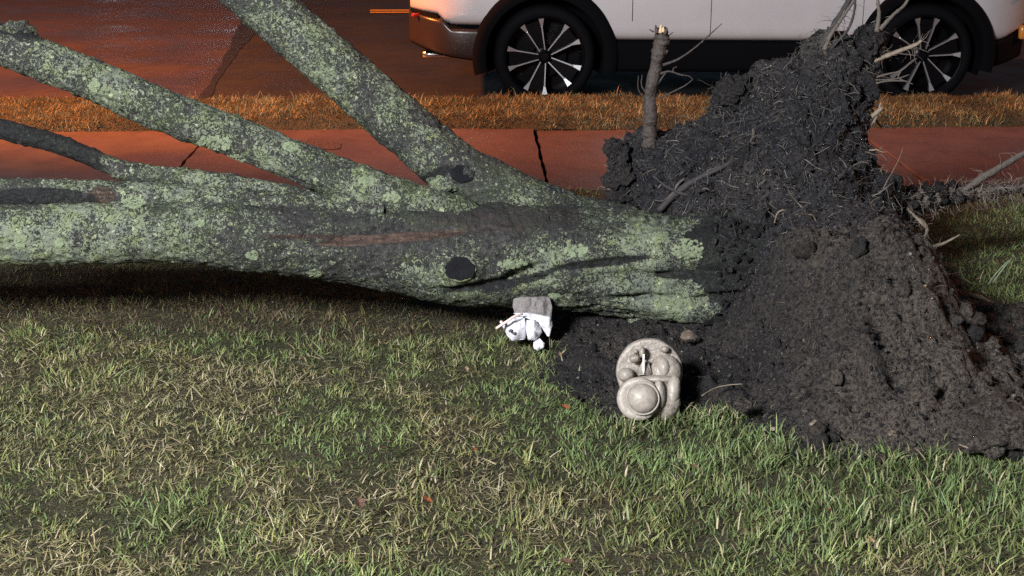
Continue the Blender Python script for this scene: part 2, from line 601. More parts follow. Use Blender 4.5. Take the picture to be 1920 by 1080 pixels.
# darker, rougher area of road with a black band along its left side
pa = G(392, 168, ROAD_Z); pb = G(466, 45, ROAD_Z)
ext = (pb - pa).normalized()
pc = pb + ext * 4.0
pj = pa - ext * 0.5
V = [(pj.x, pj.y, ROAD_Z + .004), (pj.x + 11, pj.y, ROAD_Z + .004), (pc.x + 11, pc.y, ROAD_Z + .004), (pc.x, pc.y, ROAD_Z + .004)]
road = bpy.data.objects['road']
me = bpy.data.meshes.new('dark_road_area'); me.from_pydata(V, [], [(0, 1, 2, 3)])
link('dark_road_area', me, M['patch'], road, world=False)
nn = 40
L = []
for k in range(nn + 1):
    p = pj.lerp(pc, k / nn)
    wl = 0.05 + 0.05 * random.random() + 0.22 * max(0, min(1, (k / nn - .25) * 3))
    L.append((p.x - wl * 0.35 + random.uniform(-.012, .012), p.y, ROAD_Z + .008))
    L.append((p.x + wl * 0.65, p.y, ROAD_Z + .008))
me = bpy.data.meshes.new('dark_road_band')
me.from_pydata(L, [], [(2 * k, 2 * k + 1, 2 * k + 3, 2 * k + 2) for k in range(nn)])
link('dark_road_band', me, M['road_band'], road, world=False)
# double yellow centre line
for yy in (21.0, 25.0):
    p = G(694, yy, ROAD_Z)
    me = bpy.data.meshes.new('centre_line')
    me.from_pydata([(p.x, p.y - .06, ROAD_Z + .012), (p.x + 14, p.y - .06, ROAD_Z + .012), (p.x + 14, p.y + .06, ROAD_Z + .012), (p.x, p.y + .06, ROAD_Z + .012)], [], [(0, 1, 2, 3)])
    link('centre_line', me, M['yellow'], road, world=False)

# sidewalk of separate slabs
walk = empty('sidewalk', (0, Y_WALK0, 0)); walk['kind'] = 'structure'
j1, j2 = G(352, 298).x, G(1020, 318).x
sp = j2 - j1
sub = plane('slab_bed', -14, 14, Y_WALK0 - 0.02, Y_WALK1 + 0.02, -0.06, M['dirt'], parent=None, kind='structure')
def slab_mesh(x0, x1, y0, y1, zt, seed):
    bm = bmesh.new()
    nx, ny = 30, 16
    rows = []
    rr = random.Random(seed)
    e0 = [rr.uniform(-.006, .006) for _ in range(ny + 1)]
    e1 = [rr.uniform(-.006, .006) for _ in range(ny + 1)]
    for j in range(ny + 1):
        row = []
        for i in range(nx + 1):
            x = x0 + (x1 - x0) * i / nx + (e0[j] if i == 0 else e1[j] if i == nx else 0)
            y = y0 + (y1 - y0) * j / ny
            row.append(bm.verts.new((x, y, zt + 0.003 * math.sin(x * 3.1 + seed) * math.sin(y * 4.0))))
        rows.append(row)
    for j in range(ny):
        for i in range(nx):
            bm.faces.new((rows[j][i], rows[j][i + 1], rows[j + 1][i + 1], rows[j + 1][i]))
    be = [e for e in bm.edges if e.is_boundary]
    r = bmesh.ops.extrude_edge_only(bm, edges=be)
    for v in r['geom']:
        if isinstance(v, bmesh.types.BMVert):
            v.co.z -= 0.08
    return bm_mesh('slab', bm)
for k in range(-5, 6):
    g = 0.012 if k != 1 else 0.010
    x0, x1 = j1 + k * sp + g, j1 + (k + 1) * sp - g
    tilt = {0: 0.006, 1: -0.004}.get(k, 0.0)
    link('slab', slab_mesh(x0, x1, Y_WALK0, Y_WALK1, 0.0 + tilt, k + 9), M['concrete'], walk, smooth=False)

def puddle(px, py, rx, ry, z, parent, seed):
    p = G(px, py, z)
    rr = random.Random(seed)
    V = [(p.x, p.y, z)]; wet = [1.0]; Fc = []
    for j, f in enumerate((.4, .7, .88, 1.0)):
        for a in range(40):
            A = a * 6.28318 / 40
            k = 1 + .2 * math.sin(3 * A + seed) + .15 * math.sin(5 * A + 2 * seed)
            V.append((p.x + rx * k * f * math.cos(A), p.y + ry * k * f * math.sin(A), z)); wet.append((1, .8, .4, 0)[j])
            if j == 0: Fc.append((0, 1 + a, 1 + (a + 1) % 40))
            else: Fc.append(tuple(1 + jj * 40 + aa for jj, aa in ((j - 1, a), (j, a), (j, (a + 1) % 40), (j - 1, (a + 1) % 40))))
    me = bpy.data.meshes.new('puddle'); me.from_pydata(V, [], Fc)
    point_color(me, 'wet', np.repeat(np.array(wet)[:, None], 3, axis=1))
    return link('puddle', me, M['water' if parent is road else 'water_walk'], parent)
puddle(588, 271, .16, .14, .009, walk, 3)

def verge_z(xy):
    u = (xy[:, 1] - Y_WALK1) / (Y_VERGE1 - Y_WALK1)
    edge = np.clip(np.minimum(u, 1 - u) * 9, 0, 1)
    return 0.055 * edge + 0.018 * n2(xy, 1.3, 8) * edge + 0.008 * n2(xy, 7, 2)
plane('verge', -12, 12, Y_WALK1 + 0.005, Y_VERGE1, -0.005, M['dirt'], 240, 30, verge_z)
bm = bmesh.new()
box_bm(bm, 0, Y_VERGE1 + 0.07, -0.10, 60, 0.15, 0.19, 0.012)
o = link('kerb', bm_mesh('kerb', bm), M['kerb'], smooth=False); o['kind'] = 'structure'

# ------------------------------------------------------------------ soil patch around the torn roots
SOIL_PX = [(1028, 560), (1030, 640), (1045, 700), (1120, 742), (1170, 775), (1270, 752), (1400, 775), (1440, 805), (1490, 842), (1620, 852),
           (1780, 848), (1920, 850), (2120, 846), (2180, 720), (2060, 590), (1900, 575), (1790, 560), (1720, 440), (1600, 400), (1250, 470), (1100, 500)]
SOIL = np.array([[G(a, b).x, G(a, b).y] for a, b in SOIL_PX])

def in_poly(xy, poly):
    x, y = xy[:, 0], xy[:, 1]
    c = np.zeros(len(x), dtype=bool)
    k = len(poly)
    for i in range(k):
        x1, y1 = poly[i]; x2, y2 = poly[(i + 1) % k]
        if y1 == y2: continue
        hit = ((y1 > y) != (y2 > y)) & (x < (x2 - x1) * (y - y1) / (y2 - y1) + x1)
        c ^= hit
    return c

def poly_dist(xy, poly):
    d = np.full(len(xy), 1e9)
    k = len(poly)
    for i in range(k):
        a, b = poly[i], poly[(i + 1) % k]
        ab = b - a
        t = np.clip(((xy - a) @ ab) / (ab @ ab), 0, 1)
        d = np.minimum(d, np.linalg.norm(xy - (a + t[:, None] * ab), axis=1))
    return d

def soil_sd(xy):
    """signed distance inside (positive) of the soil patch with a ragged edge"""
    d = poly_dist(xy, SOIL)
    d = np.where(in_poly(xy, SOIL), d, -d)
    return d + 0.05 * n2(xy, 5.0, 21) + 0.03 * n2(xy, 17.0, 22)

def soil_z(xy):
    d = soil_sd(xy)
    ramp = np.clip(d / 0.12, 0, 1)
    right = np.clip((xy[:, 0] - 0.85) / 0.25, 0.15, 1)
    front = np.clip((4.62 - xy[:, 1]) / .2, 0, 1)
    h = np.clip(d / 0.62, 0, 1) * np.clip((xy[:, 0] - .76) / .28, 0, 1) * (1 - .92 * np.clip((xy[:, 0] - 1.38) / .34, 0, 1)) * np.clip((4.75 - xy[:, 1]) / .4, .1, 1)
    heap = .34 * h * h * (3 - 2 * h) * (1 + .25 * n2(xy, 2.5, 37)) + np.clip(h * 2.5, 0, 1) * (.085 * n2(xy, 5.0, 38) + .05 * np.abs(n2(xy, 11.0, 39)) - .06 * np.clip(.35 - np.abs(n2(xy, 4.0, 40)) * 6, 0, 1))
    return -0.012 + heap + ramp * (0.022 + right * (0.03 + 0.045 * n2(xy, 3.2, 31)) + 0.050 * n2(xy, 8, 33) + 0.036 * n2(xy, 24, 35, 2) + .014 * np.abs(n2(xy, 60, 36, 2)))

lo, hi = SOIL.min(0) - 0.12, SOIL.max(0) + 0.12
hstep = 0.0095
nx, ny = int((hi[0] - lo[0]) / hstep), int((hi[1] - lo[1]) / hstep)
X, Y = np.meshgrid(np.linspace(lo[0], hi[0], nx), np.linspace(lo[1], hi[1], ny))
xy = np.column_stack([X.ravel(), Y.ravel()])
sd = soil_sd(xy)
zz = lawn_z(xy) + soil_z(xy)
keep = sd > -0.03
i = np.arange(ny - 1)[:, None] * nx; j = np.arange(nx - 1)[None, :]
q = np.stack([i + j, i + j + 1, i + nx + 1 + j, i + nx + j], -1).reshape(-1, 4)
q = q[keep[q].all(1)]
used = np.unique(q); remap = np.full(len(xy), -1); remap[used] = np.arange(len(used))
me = mesh_arrays('soil_patch', np.column_stack([xy, zz])[used], remap[q])
tone = np.clip((xy[used, 0] - .85) / .45, 0, 1) * np.clip((4.9 - xy[used, 1]) / .5, 0, 1) + .5 * n2(xy[used], 4, 44)  # lighter to the right: soil difference plus stronger light there, painted in
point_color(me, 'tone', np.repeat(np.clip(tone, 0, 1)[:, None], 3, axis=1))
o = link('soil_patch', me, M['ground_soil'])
tag(o, 'dark churned soil spread on the lawn below the torn roots', 'soil', kind='stuff')

# ------------------------------------------------------------------ the fallen tree
base = at(1345, 505, 4.62)
tree = empty('fallen_tree', (base.x, base.y, 0.0), 'fallen lichen-covered tree with its root plate torn out of the lawn', 'tree')

def px_of(V):
    """photo pixel of world points, for painting bark marks and shade where they sit on the trunk"""
    Mi = np.array(_M.transposed())
    q = (V - np.array([0, 0, CAM_H])) @ Mi.T
    return np.column_stack([960 + F * q[:, 0] / -q[:, 2], 540 - F * q[:, 1] / -q[:, 2]])

def blob(P, cx, cy, rx, ry, rot=0.0, soft=0.35):
    x, y = P[:, 0] - cx, P[:, 1] - cy
    c, s = math.cos(rot), math.sin(rot)
    u, v = (x * c + y * s) / rx, (-x * s + y * c) / ry
    return np.clip((1 + soft - np.sqrt(u * u + v * v)) / soft, 0, 1)

def limb(name, pts, n, m, seed, ridge=0.0, rough=0.035, paint=None, lump=0.07, cap=True, label=None, dens=0.5):
    def disp(P, s, a, r):
        d = r * lump * fbm(P * 4.0, 3, seed)
        d += 0.007 * fbm(P * 22, 3, seed + 5) * (r / 0.12) ** 0.5
        d += 0.006 * fbm(P * 60, 2, seed + 9)
        if ridge:
            d += ridge(P, s, a, r)
        return d
    V, q, C, rad = sweep(pts, n, m, disp)
    faces = [tuple(x) for x in q]
    if cap:
        # domed ends
        for ring, sgn in ((list(range(m)), -1), (list(range((n - 1) * m, n * m)), 1)):
            c = V[ring].mean(0)
            V = np.vstack([V, c])
            ci = len(V) - 1
            for k in range(m):
                f = (ring[k], ring[(k + 1) % m], ci)
                faces.append(f if sgn > 0 else f[::-1])
    me = bpy.data.meshes.new(name)
    me.from_pydata([tuple(v) for v in V], [], faces)
    P = px_of(V)
    cols = np.zeros((len(V), 3))
    cols[:, 2] = dens + 0.35 * fbm(V * 2.5, 3, seed + 40)
    if paint:
        paint(cols, P, V)
    cols[:, 2] = np.clip(cols[:, 2], 0, 1)
    point_color(me, 'paint', cols)
    o = link(name, me, M['bark'], tree)
    if label:
        o['label'] = label
    return o

def trunk_ridge(P, s, a, r):
    # fluted, split bark towards the butt end plus scar swellings
    px = px_of(P)
    but = np.clip((px[:, 0] - 900) / 420, 0, 1) ** 1.3
    q = np.column_stack([P[:, 0] * 1.6, P[:, 1] * 9, P[:, 2] * 9])
    d = but * 0.040 * fbm(q, 3, 77)
    g = fbm(np.column_stack([P[:, 0] * 4.5, P[:, 1] * 26, P[:, 2] * 26]), 2, 81)
    d -= but * 0.022 * np.clip(g - 0.12, 0, 1) * 3
    d += 0.020 * blob(px, 862, 503, 30, 24, 0, 0.9) - 0.0
    d -= 0.020 * blob(px, 925, 532, 70, 5, -0.1, 1.0)     # fold under the scar
    d -= 0.030 * blob(px, 980, 512, 30, 7, -0.35, 1.0)
    d -= 0.018 * blob(px, 1130, 495, 60, 6, -0.1, 1.0)
    d -= 0.018 * blob(px, 1190, 530, 45, 6, 0.15, 1.0)
    d -= 0.022 * blob(px, 1290, 512, 45, 6, -0.1, 1.0)
    d -= 0.016 * blob(px, 760, 440, 150, 10, -0.12, 0.8)  # sunken wound
    d += 0.014 * blob(px, 700, 416, 150, 6, -0.13, 0.9)
    return d

def paint_trunk(c, P, V):
    w1 = np.maximum.reduce([blob(P, 735, 447, 125, 8, -0.08), 0.8 * blob(P, 590, 444, 90, 4, 0.0), 0.45 * blob(P, 950, 412, 130, 22, -0.05, 0.8)])
    c[:, 0] = w1
    c[:, 1] = np.maximum.reduce([blob(P, 980, 525, 60, 6, -0.3, 0.8) * .8, blob(P, 920, 534, 80, 6, -0.12, 0.8) * .8,  # creases darkened: shade of the folds painted into the bark
                                 0.9 * blob(P, 1130, 492, 70, 6, -0.12, 0.8), 0.9 * blob(P, 1290, 515, 50, 7, 0, .8), 0.55 * blob(P, 1160, 392, 150, 12, 0.1, 0.8),
                                 0.5 * blob(P, 980, 400, 260, 26, 0.06, 0.9), 0.42 * blob(P, 560, 395, 200, 14, 0.1, 0.9)])  # trunk's upper edge darkened, shade painted into the bark
    edge = 1318 + 85 * fbm(np.column_stack([V[:, 1] * 13, V[:, 2] * 13, V[:, 0] * 2]), 3, 5) + 16 * fbm(V * 40, 2, 6)
    c[:, 1] = np.maximum(c[:, 1], np.clip((P[:, 0] - edge) / 14 + .5, 0, 1) * 1.2)
    c[:, 2] += 0.30 * blob(P, 1270, 480, 110, 120, 0, .9) + 0.25 * blob(P, 150, 450, 200, 60, 0, .9) + .2 * blob(P, 950, 500, 130, 40, 0, .8) - 0.25 * blob(P, 820, 430, 200, 35, 0, .8)

trunk_pts = [CR(1450, 530, 4.70, 128), CR(1390, 522, 4.65, 122), CR(1325, 515, 4.61, 116), CR(1250, 504, 4.6, 106), CR(1150, 487, 4.58, 101), CR(1000, 478, 4.55, 97), CR(870, 478, 4.52, 96), CR(750, 468, 4.5, 82),
             CR(620, 455, 4.47, 70), CR(480, 446, 4.44, 64), CR(330, 434, 4.42, 58), CR(150, 439, 4.40, 57), CR(0, 441, 4.38, 56), CR(-220, 440, 4.36, 53),
             CR(-520, 425, 4.34, 46), CR(-800, 400, 4.34, 38), CR(-1150, 360, 4.36, 30)]
trunk = limb('trunk', trunk_pts, 600, 150, 11, trunk_ridge, paint=paint_trunk, dens=0.36, cap=False)
limb('limb', [CR(1190, 430, 4.62, 40), CR(1080, 418, 4.62, 52), CR(975, 382, 4.62, 56), CR(900, 345, 4.64, 56), CR(830, 300, 4.66, 53), CR(715, 200, 4.72, 52),
              CR(600, 100, 4.77, 52), CR(484, 0, 4.82, 51), CR(360, -110, 4.88, 47), CR(240, -230, 4.95, 42), CR(60, -430, 5.05, 35), CR(-90, -640, 5.15, 27)], 330, 90, 23,
     paint=lambda c, P, V: c.__setitem__((slice(None), 1), np.maximum(0.45 * blob(P, 1130, 390, 110, 16, .1, .8), .8 * blob(P, 815, 330, 30, 9, -.5, .8))), dens=0.42,
     label='thick upper limb rising to the top edge')
limb('limb', [CR(905, 415, 4.50, 22), CR(850, 397, 4.50, 32), CR(780, 383, 4.52, 38), CR(700, 357, 4.54, 40), CR(600, 320, 4.56, 38), CR(500, 280, 4.58, 37),
              CR(400, 243, 4.60, 39), CR(300, 205, 4.62, 40), CR(150, 140, 4.64, 38), CR(0, 84, 4.66, 39), CR(-160, 30, 4.68, 36), CR(-380, -40, 4.7, 32), CR(-760, -170, 4.75, 25)], 400, 80, 31,
     paint=lambda c, P, V: c.__setitem__((slice(None), 1), .6 * blob(P, 30, 52, 60, 16, .2, .8)), dens=0.62,
     label='pale middle limb running off to the left')
limb('limb', [CR(690, 402, 4.56, 26), CR(600, 385, 4.56, 24), CR(500, 360, 4.57, 21), CR(400, 342, 4.58, 20), CR(300, 331, 4.59, 20), CR(235, 322, 4.60, 20),
              CR(190, 303, 4.61, 18), CR(100, 268, 4.62, 18), CR(0, 242, 4.63, 19), CR(-200, 180, 4.66, 16)], 260, 60, 43,
     paint=lambda c, P, V: c.__setitem__((slice(None), 1), np.clip((225 - P[:, 0]) / 60, 0, 1)), dens=0.42,
     label='thin limb, its outer half bare and black')
limb('limb', [CR(720, 412, 4.5, 42), CR(580, 400, 4.50, 36), CR(430, 386, 4.49, 33), CR(280, 374, 4.48, 31), CR(150, 366, 4.47, 30), CR(0, 362, 4.46, 29), CR(-300, 345, 4.45, 26)], 260, 70, 51,
     paint=lambda c, P, V: c.__setitem__((slice(None), slice(0, 2)), np.column_stack([.8 * blob(P, 190, 368, 22, 16, 0, .6), .9 * blob(P, 70, 374, 100, 20, 0, .3)])), dens=0.5,
     label='limb lying along the top of the trunk, dark where scraped')

_bvh = None
def surf(px, py):
    """point and normal where the ray through a photo pixel meets the built tree"""
    global _bvh
    if _bvh is None:
        vs, fs, k = [], [], 0
        for ch in tree.children:
            vs += [v.co + tree.location for v in ch.data.vertices]
            fs += [tuple(i + k for i in p.vertices) for p in ch.data.polygons]
            k = len(vs)
        _bvh = BVHTree.FromPolygons(vs, fs)
    h = _bvh.ray_cast(Vector((0, 0, CAM_H)), ray(px, py).normalized())
    n = Vector((0, 0, 0))
    for dx, dy in ((0, 0), (8, 0), (-8, 0), (0, 8), (0, -8)):
        g = _bvh.ray_cast(Vector((0, 0, CAM_H)), ray(px + dx, py + dy).normalized())
        if g[0] is not None: n += g[1]
    n.normalize()
    if n.y > 0: n = -n
    return h[0], n

def knob(name, px, py, Y, rpx, mat, squash=0.6, seed=1, parent=tree, stretch=1.0, rough=0.12):
    bm = bmesh.new()
    bmesh.ops.create_icosphere(bm, subdivisions=4, radius=1.0)
    p = at(px, py, Y); r = rpx * depth(p) / F
    V = np.array([v.co[:] for v in bm.verts])
    d = 1 + rough * fbm(V * 2.2, 3, seed)
    for v, k in zip(bm.verts, d):
        v.co = v.co * k
    look = (Vector((0, 0, CAM_H)) - p).normalized().to_track_quat('Z', 'Y').to_matrix().to_4x4()
    bmesh.ops.transform(bm, matrix=Matrix.Translation(p) @ look @ Matrix.Diagonal((r * stretch, r, r * squash, 1)), verts=bm.verts)
    me = bm_mesh(name, bm)
    if mat is M['bark']:
        point_color(me, 'paint', np.tile([[0, 0, .55]], (len(me.vertices), 1)))
    return link(name, me, mat, parent)

def disc_on(name, px, py, Y, rx, ry, mat, seed, thick=0.012, up=0.0, tilt=(0, 0)):
    """flat weathered pruning scar with a domed, slightly uneven face"""
    p, nrm = surf(px, py); k = depth(p) / F
    bm = bmesh.new()
    rings, m = 16, 40
    rr = random.Random(seed)
    jit = [1 + 0.05 * math.sin(3 * a * 6.283 / m + seed) + 0.04 * math.sin(7 * a * 6.283 / m) + rr.uniform(-.03, .03) for a in range(m)]
    prev = None
    c = bm.verts.new((0, 0, thick))
    for i in range(1, rings + 1):
        f = i / rings
        z = thick * (1 - 0.25 * f * f) + 0.0016 * math.sin(f * 34) - .010 * (1 - f) ** 2
        row = [bm.verts.new((rx * k * f * jit[a] * math.cos(a * 6.28318 / m), ry * k * f * jit[a] * math.sin(a * 6.28318 / m), z)) for a in range(m)]
        for a in range(m):
            if prev is None:
                bm.faces.new((c, row[a], row[(a + 1) % m]))
            else:
                bm.faces.new((prev[a], row[a], row[(a + 1) % m], prev[(a + 1) % m]))
        prev = row
    low = [bm.verts.new((v.co.x * 1.02, v.co.y * 1.02, -0.03)) for v in prev]
    for a in range(m):
        bm.faces.new((prev[a], low[a], low[(a + 1) % m], prev[(a + 1) % m]))
    look = ((Vector((0, 0, CAM_H)) - p).normalized() * .6 + nrm).normalized().to_track_quat('Z', 'Y').to_matrix().to_4x4()
    bmesh.ops.transform(bm, matrix=Matrix.Translation(p) @ look @ Matrix.Rotation(tilt[0], 4, 'X') @ Matrix.Rotation(tilt[1], 4, 'Y'), verts=bm.verts)
    return link(name, bm_mesh(name, bm), mat, tree)

def ring_on(name, px, py, Y, rx, ry, rt):
    p, nrm = surf(px, py); k = depth(p) / F
    look = ((Vector((0, 0, CAM_H)) - p).normalized() * .6 + nrm).normalized().to_track_quat('Z', 'Y').to_matrix().to_4x4()
    mm, nn_ = 48, 12
    V = []
    for a in range(mm):
        A = a * 6.28318 / mm
        for b in range(nn_):
            B = b * 6.28318 / nn_
            V.append(((rx * k + rt * math.cos(B)) * math.cos(A), (ry * k + rt * math.cos(B)) * math.sin(A), rt * math.sin(B) * .9))
    V = np.array(V)
    V *= (1 + 0.05 * fbm(V * 60, 2, 5))[:, None]
    Fc = [(a * nn_ + b, ((a + 1) % mm) * nn_ + b, ((a + 1) % mm) * nn_ + (b + 1) % nn_, a * nn_ + (b + 1) % nn_) for a in range(mm) for b in range(nn_)]
    me = bpy.data.meshes.new(name); me.from_pydata([tuple(v) for v in V], [], Fc)
    me.transform(Matrix.Translation(p) @ look)
    point_color(me, 'paint', np.tile([[0, 0, .6]], (len(me.vertices), 1)))
    return link(name, me, M['bark'], tree)

kn = disc_on('pruning_scar', 862, 503, 4.345, 28, 22, M['cutwood'], 3)
kn['label'] = 'round black pruning scar on the trunk'
ring_on('scar_lip', 862, 503, 0, 29, 23, 0.006)
st = disc_on('cut_stub', 868, 325, 0, 22, 16, M['cutwood'], 5, 0.008, tilt=(-0.35, 0.3))
st['label'] = 'black cut stub in the fork'
knob('burl', 830, 347, 4.57, 20, M['bark'], 0.7, 4, stretch=1.3, rough=.5)
knob('burl', 1210, 608, 4.52, 26, M['bark'], 0.9, 14, stretch=1.3)
knob('burl', 25, 62, 4.66, 20, M['bark'], 0.9, 17, stretch=1.9, rough=.5)

def lichen_patch(px, py, Y, wpx, hpx, seed):
    """leafy lichen: overlapping little lobes"""
    bm = bmesh.new()
    rr = random.Random(seed)
    for _ in range(int(30 + wpx * hpx * .16)):
        a = rr.uniform(0, 6.28); q = math.sqrt(rr.random())
        x, y = px + math.cos(a) * q * wpx, py + math.sin(a) * q * hpx
        h, nrm = surf(x, y)
        if h is None: continue
        k = depth(h) / F
        r = rr.uniform(1.6, 4.2) * k
        r_ = bmesh.ops.create_circle(bm, cap_ends=True, segments=7, radius=1.0)
        r2 = bmesh.ops.extrude_face_region(bm, geom=[f for f in bm.faces if all(v in r_['verts'] for v in f.verts)])
        nv_ = [v for v in r2['geom'] if isinstance(v, bmesh.types.BMVert)]
        for v in nv_: v.co.z += 1.0; v.co.x *= .8; v.co.y *= .8
        vs = list(r_['verts']) + nv_
        for v in vs: v.co.x *= rr.uniform(.6, 1.3); v.co.y *= rr.uniform(.6, 1.3)
        M4 = Matrix.Translation(h) @ nrm.to_track_quat('Z', 'Y').to_matrix().to_4x4() @ Matrix.Rotation(rr.uniform(-.35, .35), 4, 'X') @ Matrix.Rotation(rr.uniform(-.35, .35), 4, 'Y') @ Matrix.Diagonal((r * 1.2, r, .0022, 1)) @ Matrix.Rotation(rr.uniform(0, 6), 4, 'Z')
        bmesh.ops.transform(bm, matrix=M4, verts=vs)
    return link('lichen_patch', bm_mesh('lichen_patch', bm), M['lichen'], tree, smooth=False)
for a in ((400, 268, 4.535, 36, 14, 1), (590, 513, 4.345, 12, 8, 2), (474, 478, 4.325, 10, 8, 3), (735, 370, 4.465, 14, 10, 4), (1268, 588, 4.455, 16, 8, 5), (178, 160, 4.565, 9, 12, 6), (1040, 555, 4.40, 9, 5, 8), (375, 418, 4.32, 8, 5, 9), (440, 300, 0, 20, 10, 10), (690, 340, 0, 16, 9, 11), (40, 452, 0, 12, 12, 12), (112, 455, 0, 6, 8, 13), (1290, 470, 0, 30, 22, 14), (1080, 470, 0, 20, 12, 15), (250, 380, 0, 22, 10, 16), (960, 495, 0, 26, 8, 17), (545, 275, 0, 14, 9, 18)):
    lichen_patch(*a)

# ------------------------------------------------------------------ root plate
ELL = [(1480, 470, 4.88, 175, 250, .30), (1490, 255, 5.05, 125, 150, .24), (1545, 140, 5.1, 60, 70, .13), (1500, 190, 5.1, 80, 80, .15), (1628, 100, 5.12, 26, 48, .08), (1600, 165, 5.1, 40, 50, .10),
       (1225, 340, 5.2, 84, 92, .22), (1320, 310, 5.15, 110, 86, .24), (1210, 420, 5.2, 70, 100, .2), (1375, 180, 5.12, 26, 38, .07), (1355, 215, 5.12, 26, 36, .07),
       (1640, 590, 4.72, 130, 150, .30), (1500, 690, 4.62, 190, 105, .30), (1710, 700, 4.55, 95, 100, .24), (1610, 430, 4.9, 70, 115, .22), (1385, 620, 4.7, 75, 130, .2),
       (1590, 320, 5.0, 50, 70, .15), (1330, 480, 4.9, 70, 170, .2), (1640, 370, 4.98, 55, 38, .12), (1600, 745, 4.35, 170, 75, .28), (1400, 720, 4.5, 110, 70, .22), (1740, 640, 4.65, 70, 120, .22), (1760, 770, 4.3, 110, 55, .2), (1530, 790, 4.15, 90, 30, .12), (1560, 560, 4.60, 190, 190, .36), (1590, 670, 4.38, 215, 120, .34), (1640, 760, 4.08, 190, 72, .24), (1850, 790, 4.12, 110, 55, .2), (1410, 560, 4.72, 90, 190, .24), (1470, 740, 4.2, 110, 60, .2), (1400, 420, 4.75, 70, 70, .18)]
bm = bmesh.new()
for (a, b, Y, rx, rz, ry) in ELL:
    p = at(a, b, Y); k = depth(p) / F
    r_ = bmesh.ops.create_icosphere(bm, subdivisions=3, radius=1.0)
    bmesh.ops.transform(bm, matrix=Matrix.Translation(p) @ Matrix.Rotation(-PITCH * .5, 4, 'X') @ Matrix.Diagonal((rx * k, ry, rz * k, 1)), verts=r_['verts'])
me = bm_mesh('root_plate_raw', bm)
tmp = bpy.data.objects.new('root_plate_raw', me); COL.objects.link(tmp)
md = tmp.modifiers.new('r', 'REMESH'); md.mode = 'VOXEL'; md.voxel_size = 0.0105
md2 = tmp.modifiers.new('s', 'SMOOTH'); md2.iterations = 6; md2.factor = 0.5
dg = bpy.context.evaluated_depsgraph_get()
me2 = bpy.data.meshes.new_from_object(tmp.evaluated_get(dg))
me2.name = 'root_plate'
bpy.data.objects.remove(tmp)
nv = len(me2.vertices)
V = np.empty(nv * 3); me2.vertices.foreach_get('co', V); V = V.reshape(-1, 3)
N = np.empty(nv * 3); me2.vertices.foreach_get('normal', N); N = N.reshape(-1, 3)
d = 0.060 * fbm(V * 3.6, 3, 61) + 0.038 * fbm(V * 11, 3, 62) + 0.022 * np.abs(fbm(V * 26, 3, 63)) + 0.010 * fbm(V * 60, 2, 64)
crev = fbm(V * 7.0, 3, 66)
d -= 0.045 * np.clip(np.abs(crev) * -7 + 0.8, 0, 1)
V2 = V + N * d[:, None]
me2.vertices.foreach_set('co', V2.ravel()); me2.update()
pxs = px_of(V2)
tone = np.clip((pxs[:, 0] - 1480) / 160, 0, 1) * np.clip((pxs[:, 1] - 330) / 160, 0, 1) + .35 * np.clip((200 - pxs[:, 1]) / 100, 0, 1) + .5 * fbm(V2 * 4, 3, 70) - .1  # lighter lower right: clay difference and the stronger light there, painted together
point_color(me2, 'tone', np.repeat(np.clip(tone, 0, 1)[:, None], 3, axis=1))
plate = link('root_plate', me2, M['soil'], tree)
plate['label'] = 'dark upright mass of soil and roots at the butt end'
RP_V, RP_N = V2, N

# fibrous rootlets all over the plate
def fibres(name, P0, N0, count, lmin, lmax, rmin, rmax, cols, seed, flat=0.88, parent=None, label=None):
    rg = np.random.default_rng(seed)
    idx = rg.integers(0, len(P0), count)
    p = P0[idx].copy(); n = N0[idx]
    t = rg.normal(size=(count, 3)); t -= n * (t * n).sum(1)[:, None]; t /= np.linalg.norm(t, axis=1)[:, None] + 1e-9
    dirv = t * flat + n * (1 - flat) * rg.uniform(0.2, 1.6, (count, 1)); dirv /= np.linalg.norm(dirv, axis=1)[:, None]
    L = rg.uniform(lmin, lmax, count) ** 1.0
    rad = rg.uniform(rmin, rmax, count)
    K = 6
    pts = np.zeros((count, K, 3)); pts[:, 0] = p - n * 0.004
    cur = dirv.copy()
    for k in range(1, K):
        cur += rg.normal(scale=0.33, size=cur.shape); cur[:, 2] -= 0.10
        cur /= np.linalg.norm(cur, axis=1)[:, None]
        pts[:, k] = pts[:, k - 1] + cur * (L / (K - 1))[:, None]
    rr_ = rad[:, None] * np.linspace(1, .35, K)[None, :]
    u = np.cross(cur, [0.31, 0.62, 0.72]); u /= np.linalg.norm(u, axis=1)[:, None] + 1e-9
    v = np.cross(cur, u)
    VV = np.zeros((count, K, 3, 3))
    for a in range(3):
        A = a * 2.0944
        VV[:, :, a] = pts + (u * math.cos(A) + v * math.sin(A))[:, None, :] * rr_[:, :, None]
    base_i = np.arange(count)[:, None, None] * K * 3
    k = np.arange(K - 1)[None, :, None] * 3; a = np.arange(3)[None, None, :]; a2 = (a + 1) % 3
    q = np.stack([base_i + k + a, base_i + k + a2, base_i + k + 3 + a2, base_i + k + 3 + a], -1).reshape(-1, 4)
    me = mesh_arrays(name, VV.reshape(-1, 3), q)
    cc = np.array(cols)[rg.integers(0, len(cols), count)] * rg.uniform(.7, 1.3, (count, 1))
    point_color(me, 'tint', np.repeat(cc, K * 3, axis=0))
    o = link(name, me, M['fibre'], parent)
    o['kind'] = 'stuff'
    if label: o['label'] = label
    return o
vis = (RP_V[:, 2] > 0.0) & (RP_N[:, 1] < .35)
fibres('rootlets', RP_V[vis], RP_N[vis], 7000, 0.02, 0.07, 0.0008, 0.0021, [(.06, .058, .06), (.09, .085, .08), (.14, .13, .12), (.03, .03, .032)], 5, parent=tree)
fibres('rootlets', RP_V[vis], RP_N[vis], 420, 0.03, 0.12, 0.0010, 0.0022, [(.20, .17, .13), (.26, .23, .19), (.14, .12, .10)], 6, parent=tree)
